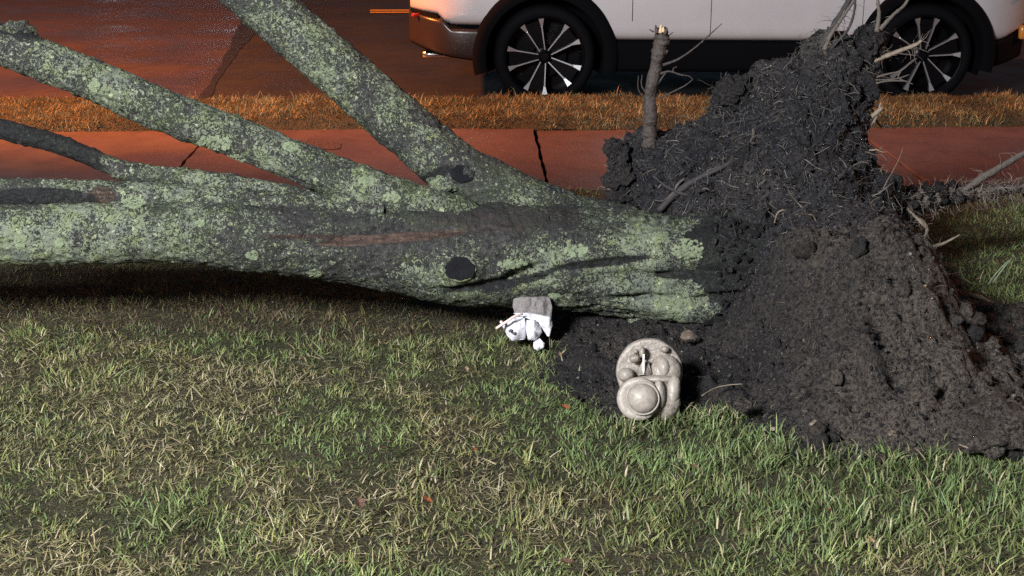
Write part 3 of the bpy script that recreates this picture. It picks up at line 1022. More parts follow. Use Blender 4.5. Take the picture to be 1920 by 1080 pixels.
tr_ = vis & (RP_V[:, 2] > .45)
fibres('rootlets', RP_V[tr_], RP_N[tr_], 260, 0.03, 0.10, 0.0009, 0.002, [(.09, .08, .06), (.13, .115, .085), (.06, .05, .045)], 8, flat=.6, parent=tree)

def clods(name, P0, N0, count, rmin, rmax, cols, seed, parent=None, sub=1):
    rg = np.random.default_rng(seed)
    bm = bmesh.new(); bmesh.ops.create_icosphere(bm, subdivisions=sub, radius=1.0)
    bm.verts.ensure_lookup_table()
    sv = np.array([v.co[:] for v in bm.verts]); sf = np.array([[v.index for v in f.verts] for f in bm.faces]); bm.free()
    idx = rg.integers(0, len(P0), count)
    r = rmin + (rmax - rmin) * rg.random(count) ** 2.5
    VV = sv[None] * (1 + rg.uniform(-.5, .5, (count, len(sv), 1)) * (1 if sub == 1 else .3)) * r[:, None, None] * rg.uniform(.6, 1.3, (count, 1, 3))
    if sub > 1:
        VV = VV * (1 + .5 * fbm((VV / r[:, None, None] * 1.1 + rg.uniform(0, 90, (count, 1, 3))).reshape(-1, 3), 3, seed).reshape(count, len(sv), 1))
    VV = VV + (P0[idx] + N0[idx] * r[:, None] * .25)[:, None, :]
    ff = sf[None] + (np.arange(count) * len(sv))[:, None, None]
    me = mesh_arrays(name, VV.reshape(-1, 3), ff.reshape(-1, 3))
    cc = np.array(cols)[rg.integers(0, len(cols), count)] * rg.uniform(.6, 1.3, (count, 1))
    point_color(me, 'tint', np.repeat(cc, len(sv), axis=0))
    o = link(name, me, M['clod'], parent, smooth=False)
    o['kind'] = 'stuff'
    return o
tv = np.array([v.co[:] for v in trunk.data.vertices]) + np.array(tree.location)
tn = np.array([v.normal[:] for v in trunk.data.vertices])
te = px_of(tv)[:, 0] + 20 * fbm(tv * 12, 2, 3) > 1338
RT_V, RT_N = tv[te], tn[te]
fibres('rootlets', RT_V, RT_N, 900, 0.02, 0.08, 0.0008, 0.0021, [(.06, .058, .06), (.09, .085, .08), (.03, .03, .032)], 9, parent=tree)
DARKS = [(.022, .021, .022), (.036, .032, .030), (.015, .015, .017), (.05, .044, .04)]
clods('soil_crumbs', RP_V[vis], RP_N[vis], 9000, .0015, .007, DARKS + [(.08, .074, .07), (.12, .11, .105)], 12, parent=tree)
clods('soil_crumbs', RT_V, RT_N, 1500, .002, .014, DARKS + [(.06, .055, .052)], 13, parent=tree)
clods('grit', RP_V[vis], RP_N[vis], 320, .002, .0055, [(.4, .37, .32), (.5, .42, .3), (.3, .28, .26)], 14, parent=tree)
sdp = soil_sd(xy)
sel = sdp > -0.05
GP = np.column_stack([xy, zz])[sel]; GN = np.tile([[0, 0, 1.0]], (len(GP), 1))
o = clods('soil_crumbs', GP, GN, 11000, .0015, .008, DARKS + [(.09, .078, .066), (.13, .115, .10)], 15)
tag(o, 'crumbled dark soil lumps strewn beneath the root plate', 'soil')
fs = (GP[:, 0] > .95) & (GP[:, 1] < 4.25)
o = clods('torn_clods', GP[fs], GN[fs], 260, .006, .030, [(.06, .05, .043), (.095, .08, .066), (.045, .04, .038)], 18, sub=3)
tag(o, 'ragged brown clods heaped along the front of the soil', 'soil')
o = clods('grit', GP, GN, 240, .002, .006, [(.4, .36, .3), (.45, .34, .2), (.3, .28, .26)], 16)
tag(o, 'fine pale grit scattered over the churned soil', 'grit')
o = fibres('rootlets', GP, GN, 4200, 0.015, 0.06, 0.0007, 0.0016, [(.06, .052, .045), (.12, .10, .075), (.03, .03, .03)], 17)
tag(o, 'thin torn rootlets littering the churned soil', 'roots')

# single roots one can tell apart
soiled = []
def root(pts, mat, label=None, m=9, n=26, wob=0.35, seed=0, hairs=0):
    o = tube('root', [CR(*p) for p in pts], M[mat], tree, n=n, m=m, wob=wob, seed=seed)
    if label: o['label'] = label
    if hairs:
        soiled.append(o)
        me = o.data
        off = np.array(tree.location)
        VV = np.array([v.co[:] for v in me.vertices]) + off
        NN = np.array([v.normal[:] for v in me.vertices])
        fibres('rootlets', VV, NN, hairs, (.015 if hairs > 1000 else .02), .085, .0008, .0020, [(.17, .14, .115), (.10, .085, .07), (.25, .21, .17)], seed + 100, flat=.35, parent=tree)
    return o
root([(1235, 395, 4.94, 6), (1265, 365, 4.94, 7), (1300, 340, 4.93, 6), (1345, 318, 4.92, 5), (1400, 290, 4.95, 3)], 'root_dark', seed=2)
root([(1225, 330, 4.95, 2), (1250, 350, 4.94, 3), (1285, 365, 4.92, 3), (1330, 372, 4.9, 2)], 'root_dark', seed=22)
root([(1620, 420, 5.0, 32), (1690, 388, 5.02, 24), (1760, 368, 5.05, 15), (1840, 360, 5.08, 11), (1930, 352, 5.12, 9), (2040, 340, 5.2, 6)], 'root', 'thick hairy root reaching right', seed=3, n=60, m=14, wob=.9, hairs=1500)
root([(1790, 368, 5.05, 5), (1840, 335, 5.07, 7), (1890, 305, 5.1, 6), (1950, 270, 5.14, 5), (2020, 235, 5.2, 3)], 'root', 'forked side root', seed=4, hairs=60)
root([(1575, 300, 5.0, 8), (1597, 260, 5.0, 8), (1625, 228, 5.0, 6.5), (1655, 202, 5.0, 4)], 'root_pale', 'short pale snapped root', seed=5)
root([(1620, 248, 5.0, 3), (1640, 225, 5.0, 3), (1652, 192, 5.0, 1.5)], 'root_pale', seed=6)
root([(1520, 110, 5.05, 11), (1548, 74, 5.05, 8), (1568, 40, 5.06, 6), (1592, 0, 5.07, 5), (1612, -40, 5.1, 4)], 'root_dark', seed=7, hairs=50)
root([(1545, 95, 5.02, 5), (1556, 68, 5.02, 4), (1576, 38, 5.03, 3.4), (1600, 2, 5.04, 2.8), (1618, -30, 5.05, 2)], 'root', seed=8, hairs=40)
root([(1560, 90, 5.0, 3), (1590, 55, 5.0, 2.6), (1602, 20, 5.0, 2.2), (1604, -20, 5.0, 1.5)], 'root_dark', seed=9)
root([(1643, 62, 5.08, 5), (1648, 30, 5.08, 3.6), (1646, 0, 5.1, 3), (1650, -30, 5.1, 2)], 'root', seed=10)
root([(1650, 55, 5.08, 5), (1675, 28, 5.08, 3.5), (1697, 8, 5.1, 3), (1710, -20, 5.1, 2)], 'root', seed=11)
root([(1610, 128, 5.05, 5), (1645, 112, 5.04, 4.5), (1680, 98, 5.03, 4.5), (1715, 85, 5.02, 4), (1728, 76, 5.0, 2.5)], 'root_pale', 'pale root reaching across the front wheel', seed=12, hairs=30)
for k, pts in enumerate([[(1628, 150, 5.0, 2.5), (1660, 140, 5.0, 2), (1690, 132, 5.0, 1.6), (1712, 112, 5.0, 1.2)], [(1632, 160, 5.0, 2.5), (1662, 152, 5.0, 2), (1700, 152, 5.0, 1.6)],
                         [(1690, 132, 5.0, 1.6), (1685, 146, 5.0, 1.5), (1712, 158, 5.0, 1)], [(1640, 150, 5.0, 1.6), (1680, 148, 5.0, 1.4), (1705, 140, 5.0, 1)]]):
    root(pts, 'root', seed=30 + k, m=6, n=14)
root([(1690, 405, 4.95, 5), (1705, 440, 4.94, 4.5), (1722, 480, 4.93, 4), (1740, 510, 4.9, 4), (1775, 545, 4.88, 2.5), (1800, 590, 4.85, 1.5)], 'root', seed=13, m=6)
root([(1730, 487, 4.92, 2.5), (1748, 464, 4.92, 3.5), (1768, 457, 4.92, 3), (1800, 440, 4.92, 1.2)], 'root_pale', seed=14, m=6)
root([(1700, 390, 4.95, 3), (1715, 405, 4.94, 3), (1732, 420, 4.93, 5), (1738, 432, 4.93, 3), (1728, 460, 4.92, 1.5)], 'root_pale', seed=15, m=6, hairs=30)
root([(1600, 298, 4.98, 2), (1630, 305, 4.98, 2), (1658, 315, 4.98, 1.2)], 'root_pale', seed=16, m=6)
root([(1452, 418, 4.5, 1.5), (1458, 400, 4.48, 1.7), (1468, 394, 4.48, 1.7), (1475, 398, 4.49, 1.2)], 'root_pale', seed=17, m=6)
root([(1790, 546, 4.80, 1.5), (1815, 552, 4.80, 4), (1840, 558, 4.80, 4), (1870, 575, 4.8, 3), (1895, 590, 4.8, 1.5)], 'root_pale', seed=18, m=6)
root([(1853, 568, 4.75, 3.5), (1848, 585, 4.75, 4), (1852, 600, 4.75, 3.5), (1860, 612, 4.75, 3)], 'root_orange', 'curled orange root tip', seed=19, m=6)
for o in soiled:
    vv = np.array([v.co[:] for v in o.data.vertices]) + np.array(tree.location); nn__ = np.array([v.normal[:] for v in o.data.vertices])
    if len(vv) > 600:
        ok = px_of(vv)[:, 0] < 1800
        clods('soil_crumbs', vv[ok], nn__[ok], 420, .003, .024, DARKS + [(.08, .07, .062)], 81, parent=tree)
        clods('soil_crumbs', vv, nn__, 200, .002, .011, DARKS + [(.08, .07, .062)], 82, parent=tree)
rr_ = random.Random(5)
pxr = px_of(RP_V)
cand = np.where((RP_V[:, 2] > .25) & (RP_N[:, 1] < .3) & ((RP_N[:, 0] > .35) | (RP_N[:, 2] > .45) | (RP_N[:, 0] < -.5)))[0]
for k in range(28):
    i0 = cand[rr_.randrange(len(cand))]
    p = Vector(RP_V[i0]); n_ = Vector(RP_N[i0])
    dv = (n_ + Vector((rr_.uniform(-.7, .7), rr_.uniform(-.5, .3), rr_.uniform(-.6, .5)))).normalized()
    L_ = rr_.uniform(.05, .20) * (1.25 if n_.x > .35 else .8); r0 = rr_.choice((.0016, .002, .003, .0045, .006))
    pts = [(p - dv * .03, r0)]
    cur = p.copy()
    for j_ in range(5):
        cur = cur + dv * (L_ / 5); dv = (dv + Vector((rr_.gauss(0, .28), rr_.gauss(0, .28), rr_.gauss(-.06, .25)))).normalized()
        pts.append((cur.copy(), r0 * (1 - .17 * (j_ + 1))))
    tube('root', pts, M[rr_.choice(('root_dark', 'root', 'root', 'root_pale'))], tree, n=16, m=6, wob=.5, seed=k)
    if r0 > .0025:
        b_ = pts[3][0]; d2 = (dv + Vector((rr_.gauss(0, .6), rr_.gauss(0, .5), rr_.gauss(0, .6)))).normalized()
        tube('root', [(b_, r0 * .5), (b_ + d2 * L_ * .2, r0 * .4), (b_ + d2 * L_ * .4 + Vector((0, 0, -.01)), r0 * .25)], M['root'], tree, n=9, m=5, wob=.4, seed=k)
# lumps of root-bound soil at the left edge of the plate
for k, (a, b, Y, r) in enumerate([(1160, 285, 5.08, 24), (1165, 330, 5.05, 26), (1158, 372, 5.05, 20), (1378, 172, 5.05, 30), (1400, 300, 4.85, 24), (1630, 85, 5.05, 26)]):
    knob('soil_lump', a, b, Y, r, M['ground_soil'], 0.8, 60 + k, rough=.9)

# ------------------------------------------------------------------ broken sapling standing on the plate
sb = at(1217, 250, 5.12)
sap = empty('broken_sapling', sb, 'snapped bare sapling standing upright on the soil left of the roots', 'sapling')
tube('stem', [CR(1216, 275, 5.12, 13), CR(1218, 230, 5.12, 12.5), CR(1219, 180, 5.12, 12.5), CR(1226, 140, 5.12, 12.5), CR(1235, 100, 5.12, 13), CR(1241, 70, 5.12, 13.5), CR(1240, 52, 5.12, 9)], M['sapling'], sap, n=90, m=22, wob=.45, seed=3)
for k, (a, b, c_, d_) in enumerate([(1232, 62, 1229, 47), (1238, 62, 1240, 45), (1246, 64, 1251, 52), (1243, 60, 1244, 50)]):
    tube('splinter', [CR(a, b, 5.09, 4.5), CR((a + c_) / 2, (b + d_) / 2, 5.09, 3.5), CR(c_, d_, 5.09, 1)], M['splinter' if k in (1, 3) else 'sapling'], sap, n=6, m=5, seed=k)
TW = [[(1243, 122, 3.10), (1270, 112, 2.23), (1300, 92, 1.74), (1325, 70, 1.36), (1354, 44, 0.62)], [(1238, 138, 2.48), (1256, 134, 1.86), (1275, 140, 1.61), (1292, 143, 1.12), (1300, 150, 0.62)],
      [(1262, 136, 1.24), (1263, 128, 1.12), (1270, 125, 0.62)], [(1232, 160, 1.86), (1244, 142, 1.61), (1252, 132, 0.99)], [(1232, 186, 1.61), (1262, 172, 1.49), (1285, 160, 1.24), (1300, 148, 0.74)], [(1226, 60, 1.55), (1217, 55, 0.74)], [(1250, 70, 1.55), (1262, 60, 0.74)],
      [(1247, 102, 2.48), (1250, 97, 3.10), (1252, 94, 1.86)], [(1212, 175, 1.86), (1203, 160, 1.24), (1204, 140, 0.74)], [(1210, 185, 1.55), (1197, 168, 0.99), (1197, 142, 0.62)]]
for k, t_ in enumerate(TW):
    tube('twig', [CR(a, b, 5.11, r) for a, b, r in t_], M['sapling'], sap, n=14, m=6, wob=.2, seed=k)

# ------------------------------------------------------------------ toppled garden figurine (stone, round hat towards the camera)
fY = G(1210, 790).y
def pxm(p): return depth(p) / F
fig = empty('garden_figurine', G(1212, 780), 'toppled brown stone garden figure with a round hat, lying below the trunk', 'figurine')
def facing(p, dx=0.0, dz=0.0):
    n = (Vector((0, 0, CAM_H)) - p).normalized()
    n = (n + Vector((dx, 0, dz))).normalized()
    return Matrix.Translation(p) @ n.to_track_quat('Z', 'Y').to_matrix().to_4x4()
def lathe_bm(bm, prof, mat4, m=48, wob=0.0, seed=0, sx=1.0, sy=1.0):
    rows = []
    rr = np.random.default_rng(seed)
    ph = rr.uniform(0, 6.28, 4)
    for (r, z) in prof:
        row = []
        for a in range(m):
            A = a * 6.28318530 / m
            k = 1 + wob * (0.5 * math.sin(2 * A + ph[0]) + .35 * math.sin(3 * A + ph[1]) + .3 * math.sin(7 * A + ph[2]) + .15 * math.sin(13 * A + ph[3]))
            row.append(bm.verts.new(mat4 @ Vector((r * k * sx * math.cos(A), r * k * sy * math.sin(A), z))))
        rows.append(row)
    for u, v in zip(rows, rows[1:]):
        for a in range(m):
            bm.faces.new((u[a], u[(a + 1) % m], v[(a + 1) % m], v[a]))
    bm.faces.new(rows[0][::-1]); bm.faces.new(rows[-1])
def arc_prof(rx, rz, n=10, z0=0.0, r0=1e-4):
    return [(max(rx * math.cos(t), r0), z0 + rz * math.sin(t)) for t in np.linspace(0, math.pi / 2, n)]
def dome(name, px, py, Y, rx, ry, rz, mat, parent, rot=0.0, dx=0, dz=0, wob=.02, seed=0):
    p = at(px, py, Y); k = pxm(p)
    bm = bmesh.new()
    pr = [(rx * k * math.cos(t), rz * math.sin(t)) for t in np.linspace(-1.2, math.pi / 2 - .02, 16)]
    lathe_bm(bm, pr, facing(p, dx, dz) @ Matrix.Rotation(rot, 4, 'Z') @ Matrix.Diagonal((1, ry / rx, 1, 1)), 32, wob, seed)
    return link(name, bm_mesh(name, bm), mat, parent)
# round base plate, standing on edge behind
pb_ = at(1217, 697, fY + 0.16); k = pxm(pb_)
bm = bmesh.new(); Rb = 62 * k
lathe_bm(bm, [(Rb * .90, -.035), (Rb * .97, -.028), (Rb, -.015), (Rb, -.004), (Rb * .985, .004), (Rb * .95, .009), (Rb * .86, .006), (Rb * .7, .010), (Rb * .5, .006), (Rb * .25, .009), (.002, .008)], facing(pb_, 0, -.15), 64, .02, 3, 1.0, 1.02)
o = link('base', bm_mesh('base', bm), M['stone_rough'], fig); o['label'] = 'round rough base plate'
dome('foot', 1245, 690, fY + .135, 15, 22, .045, M['stone'], fig, 0.08, seed=1)
dome('foot', 1174, 703, fY + .135, 15, 14, .03, M['stone'], fig, 0.2, seed=2)
dome('ornament', 1190, 672, fY + .14, 10, 9, .022, M['stone_rough'], fig, seed=3, wob=.08)
dome('ornament', 1192, 659, fY + .14, 5, 5, .016, M['stone'], fig, seed=4)
dome('ornament', 1204, 660, fY + .14, 6, 11, .018, M['stone'], fig, seed=5)
dome('ornament', 1246, 655, fY + .145, 9, 6, .012, M['stone_rough'], fig, seed=5)
# wedge of robe between the feet
p0 = at(1207, 690, fY + .13); k = pxm(p0)
bm = bmesh.new(); Mf = facing(p0)
pts = [(-16, -14), (20, -14), (8, 16), (-2, 16)]
lo_ = [bm.verts.new(Mf @ Vector((x * k, y * k, -.02))) for x, y in pts]; hi_ = [bm.verts.new(Mf @ Vector((x * k * .8, y * k * .9, .022))) for x, y in pts]
bm.faces.new(hi_); bm.faces.new(lo_[::-1])
for a in range(4): bm.faces.new((lo_[a], lo_[(a + 1) % 4], hi_[(a + 1) % 4], hi_[a]))
bmesh.ops.bevel(bm, geom=list(bm.edges), offset=.005, segments=3, affect='EDGES')
link('robe', bm_mesh('robe', bm), M['stone'], fig)
tube('rod', [CR(1207, 664, fY + .1, 2.0), CR(1207, 682, fY + .1, 2.3), CR(1207, 700, fY + .1, 2.3)], M['white_rod'], fig, n=6, m=8)
# lap ledge, body and shoulder to the right of the hat
dome('lap', 1232, 712, fY + .10, 42, 9, .04, M['stone'], fig, 0.06, seed=6, wob=.05)
dome('arm', 1237, 738, fY + .03, 11, 26, .024, M['stone'], fig, .12, seed=7, wob=.05)
dome('arm', 1262, 735, fY + .055, 13, 34, .026, M['stone'], fig, -.12, seed=8, wob=.06)
dome('body', 1243, 752, fY + .055, 33, 36, .034, M['stone_rough'], fig, .2, seed=9, wob=.05)
dome('body', 1247, 700, fY + .125, 30, 36, .03, M['stone_rough'], fig, .0, seed=10, wob=.05)
# hat: brim with a groove and a smooth dome
ph_ = at(1197, 748, fY + .02); k = pxm(ph_); Rh = 41 * k
bm = bmesh.new()
lathe_bm(bm, [(Rh * .5, -.05), (Rh * .8, -.035), (Rh * .97, -.018), (Rh, -.006), (Rh * .985, .004), (Rh * .93, .009), (Rh * .82, .011), (Rh * .70, .010), (.002, .006)], facing(ph_, -.05, -.05), 56, .012, 5)
link('hat_brim', bm_mesh('hat_brim', bm), M['stone'], fig)
pd = at(1205, 747, fY + .005); k = pxm(pd); Rd = 28.5 * k
bm = bmesh.new()
lathe_bm(bm, [(Rd * 1.12, -.012), (Rd * 1.13, .002), (Rd * 1.10, .008), (Rd * 1.03, .009), (Rd * 1.0, .004)] + [(Rd * .985 * math.cos(t) + 1e-4, .004 + .030 * math.sin(t)) for t in np.linspace(0.05, math.pi / 2, 14)], facing(pd, .0, .0), 56, .008, 6)
link('hat_crown', bm_mesh('hat_crown', bm), M['stone'], fig)

# ------------------------------------------------------------------ small white figurine crushed under the trunk
wY = G(990, 650).y - .02
wf = empty('plaster_figurine', G(990, 650), 'small broken white plaster figure with a grey plinth, wedged under the trunk', 'figurine')
def lump_panel(name, outline, Y, mat, thick, seed, puff=.02, dx=0, dz=0):
    """thick moulded piece with a puffed, folded face; outline in photo pixels"""
    cx = sum(p[0] for p in outline) / len(outline); cy = sum(p[1] for p in outline) / len(outline)
    p0 = at(cx, cy, Y); k = pxm(p0)
    O = np.array([((x - cx) * k, -(y - cy) * k) for x, y in outline])
    # resample closed outline
    seg = np.linalg.norm(np.roll(O, -1, 0) - O, axis=1); cum = np.concatenate([[0], np.cumsum(seg)])
    m = 44
    tt = np.linspace(0, cum[-1], m, endpoint=False)
    OO = np.column_stack([np.interp(tt, cum, np.append(O[:, a], O[0, a])) for a in (0, 1)])
    rows = []
    for f, z in ((.94, -thick), (1.0, -thick * .6), (1.0, -.002), (.965, .004)):
        rows.append(np.column_stack([OO * f, np.full(m, z)]))
    for f in (.88, .76, .62, .48, .34, .2, .08):
        rows.append(np.column_stack([OO * f, np.full(m, .004 + puff * (1 - f * f))]))
    Vv = np.vstack(rows)
    nz = fbm(np.column_stack([Vv[:, 0] * 60, Vv[:, 1] * 22, np.full(len(Vv), seed)]), 3, seed)
    Vv[:, 2] += .020 * nz * (Vv[:, 2] > 0)
    Fc = [(r * m + a, r * m + (a + 1) % m, (r + 1) * m + (a + 1) % m, (r + 1) * m + a) for r in range(len(rows) - 1) for a in range(m)]
    Fc.append(tuple(range(m - 1, -1, -1))); Fc.append(tuple(range((len(rows) - 1) * m, len(rows) * m)))
    me = bpy.data.meshes.new(name); me.from_pydata([tuple(v) for v in Vv], [], Fc)
    me.transform(facing(p0, dx, dz))
    return link(name, me, mat, wf)
lump_panel('plinth', [(963, 556), (1030, 556), (1036, 575), (1034, 600), (1000, 592), (966, 590), (961, 575)], wY + .06, M['plinth'], .10, 1, .012)
lump_panel('robe', [(962, 588), (985, 586), (1012, 590), (1034, 594), (1036, 612), (1030, 632), (1024, 628), (1018, 612), (1006, 600), (985, 596)], wY + .03, M['plaster'], .05, 2, .014)
lump_panel('torso', [(942, 612), (962, 594), (984, 594), (987, 612), (985, 636), (960, 640), (950, 628)], wY + .02, M['plaster'], .06, 3, .030)
lump_panel('head', [(987, 600), (1002, 598), (1014, 612), (1017, 624), (1006, 638), (990, 638), (986, 620)], wY + .01, M['plaster'], .06, 4, .036)
lump_panel('hand', [(1000, 642), (1012, 634), (1022, 644), (1020, 652), (1008, 658), (1000, 652)], wY - .01, M['plaster'], .04, 5, .014)
tube('staff', [CR(930, 616, wY - .02, 2.4), CR(950, 603, wY - .02, 2.6), CR(965, 593, wY - .015, 2.4), CR(980, 589, wY, 1.8)], M['pink'], wf, n=10, m=8)
dome('knob', 940, 604, wY - .015, 3.2, 3.2, .006, M['pink'], wf)
dome('eye_socket', 957, 620, wY - .02, 4, 3, .004, M['rock'], wf, .5)
dome('eye_socket', 964, 625, wY - .02, 4, 2.4, .004, M['rock'], wf, .3)

# ------------------------------------------------------------------ parked SUV
car_y0 = 9.80                                     # near side of the car
rw = at(1022, 100, car_y0); fw = at(1735, 96, car_y0)
WB = fw.x - rw.x
WR = 0.365
CW = 0.93
cx0 = (rw.x + fw.x) / 2
car = empty('parked_suv', (cx0, car_y0 + CW, ROAD_Z), 'white sport utility car with black wheel arches parked at the kerb', 'car')
XR, XF = -WB / 2, WB / 2
XMIN, XMAX = XR - 0.97, XF + 0.83

def half_w(x):
    if x < XR - .35:
        t = (XR - .35 - x) / (XR - .35 - XMIN); return CW * (1 - .36 * t ** 4.2)
    if x > XF + .2:
        t = (x - XF - .2) / (XMAX - XF - .2); return CW * (1 - .34 * t ** 2.6)
    return CW
def loft(name, xs, zb, zt, inset, mat, n_exp=7.0, bow=0.03, wf_=half_w, parent=None, m=72, keep=False):
    rows = []
    for x in xs:
        a, b = zb(x), zt(x); zc, hh = (a + b) / 2, (b - a) / 2
        ww = wf_(x) - inset
        row = []
        for k in range(m):
            t = k * 2 * math.pi / m
            c, s = math.cos(t), math.sin(t)
            y = ww * math.copysign(abs(c) ** (2 / n_exp), c)
            z = zc + hh * math.copysign(abs(s) ** (2 / n_exp), s)
            y *= 1 - bow * ((z - .62) / .4) ** 2
            row.append((x, y, z))
        rows.append(row)
    V = [p for r in rows for p in r]
    nr = len(rows)
    Fc = [(r * m + k, (r + 1) * m + k, (r + 1) * m + (k + 1) % m, r * m + (k + 1) % m) for r in range(nr - 1) for k in range(m)]
    Fc.append(tuple(range(m))); Fc.append(tuple(range((nr - 1) * m + m - 1, (nr - 1) * m - 1, -1)))
    me = bpy.data.meshes.new(name); me.from_pydata(V, [], Fc)
    bm = bmesh.new(); bm.from_mesh(me); bmesh.ops.recalc_face_normals(bm, faces=bm.faces); bm.to_mesh(me); bm.free()
    return me
def lerp_tab(tab):
    X_ = [a for a, b in tab]; Z_ = [b for a, b in tab]
    return lambda x: float(np.interp(x, X_, Z_))
zb_white = lerp_tab([(XMIN, .67), (XMIN + .22, .645), (XMIN + .27, .575), (XR - .3, .565), (XR, .56), (XR + .4, .46), (XF - .4, .445), (XF, .47), (XF + .45, .445), (XF + .6, .44), (XMAX, .54)])
zt_body = lerp_tab([(XMIN, 1.0), (XMIN + .3, 1.07), (XR + .4, 1.06), (.9, 1.02), (XF + .2, .98), (XF + .6, .90), (XMAX, .74)])
zb_clad = lerp_tab([(XMIN, .42), (XMIN + .2, .36), (XR - .35, .30), (XR + .5, .24), (XF - .5, .23), (XF + .45, .24), (XMAX, .30)])
xs = sorted(set(list(np.linspace(XMIN, XMAX, 90)) + [XMIN + .005, XMIN + .015, XMIN + .03, XMAX - .005, XMAX - .015, XMAX - .03]))

def cutter(bm_fn):
    bm = bmesh.new(); bm_fn(bm)
    me = bm_mesh('cut', bm)
    o = bpy.data.objects.new('cut', me); COL.objects.link(o); return o
def wells(bm):
    for X_ in (XR, XF):
        for s in (-1, 1):
            r_ = bmesh.ops.create_cone(bm, cap_ends=True, segments=64, radius1=.435, radius2=.435, depth=.45)
            bmesh.ops.transform(bm, matrix=Matrix.Translation((X_, s * (CW - .08), WR)) @ Matrix.Rotation(math.pi / 2, 4, 'X'), verts=r_['verts'])
def seams(bm):
    for s in (-1, 1):
        for X_, z0, z1, sl in ((at(1333, 40, car_y0).x - cx0, .45, 1.2, 0.0), (XR + .62, .62, 1.2, -.10), (XF - .47, .45, 1.2, 0.05)):
            box_bm(bm, X_, s * CW, (z0 + z1) / 2, .006, .07, z1 - z0, mat=Matrix.Translation((0, 0, 0)))
def cut_mesh(me, cutters):
    o = bpy.data.objects.new('tmp', me); COL.objects.link(o)
    for c in cutters:
        md = o.modifiers.new('b', 'BOOLEAN'); md.operation = 'DIFFERENCE'; md.object = c; md.solver = 'EXACT'
    dg = bpy.context.evaluated_depsgraph_get()
    r = bpy.data.meshes.new_from_object(o.evaluated_get(dg))
    bpy.data.objects.remove(o)
    return r
cw, cs = cutter(wells), cutter(seams)
def auto_smooth(o, ang=30):
    me = o.data
    bm = bmesh.new(); bm.from_mesh(me)
    for e in bm.edges:
        e.smooth = not (len(e.link_faces) == 2 and e.calc_face_angle(0) > R(ang))
    for f in bm.faces: f.smooth = True
    bm.to_mesh(me); bm.free()
bme = cut_mesh(loft('body', xs, zb_white, zt_body, 0, None, 9.0), [cw, cs]); bme.materials.clear()
o = link('body', bme, M['paint'], car, world=False); auto_smooth(o)
cme = cut_mesh(loft('cladding', xs, zb_clad, lambda x: zb_white(x) + .03, .012, None, 10.0), [cw]); cme.materials.clear()
o = link('cladding', cme, M['clad'], car, world=False); auto_smooth(o); o['label'] = 'black plastic lower cladding'
for c in (cw, cs): bpy.data.objects.remove(c)
# glossy dark rear bumper corner over the cladding
xr_ = list(np.linspace(XMIN - .012, XR - .46, 26))
o = link('rear_bumper', loft('rear_bumper', xr_, lambda x: zb_clad(x) + .01, lambda x: float(np.interp(x, [XMIN, XMIN + .24, XMIN + .30, 0], [.672, .65, .585, .578])), -.004, None, 10.0), M['clad_gloss'], car, world=False); auto_smooth(o)
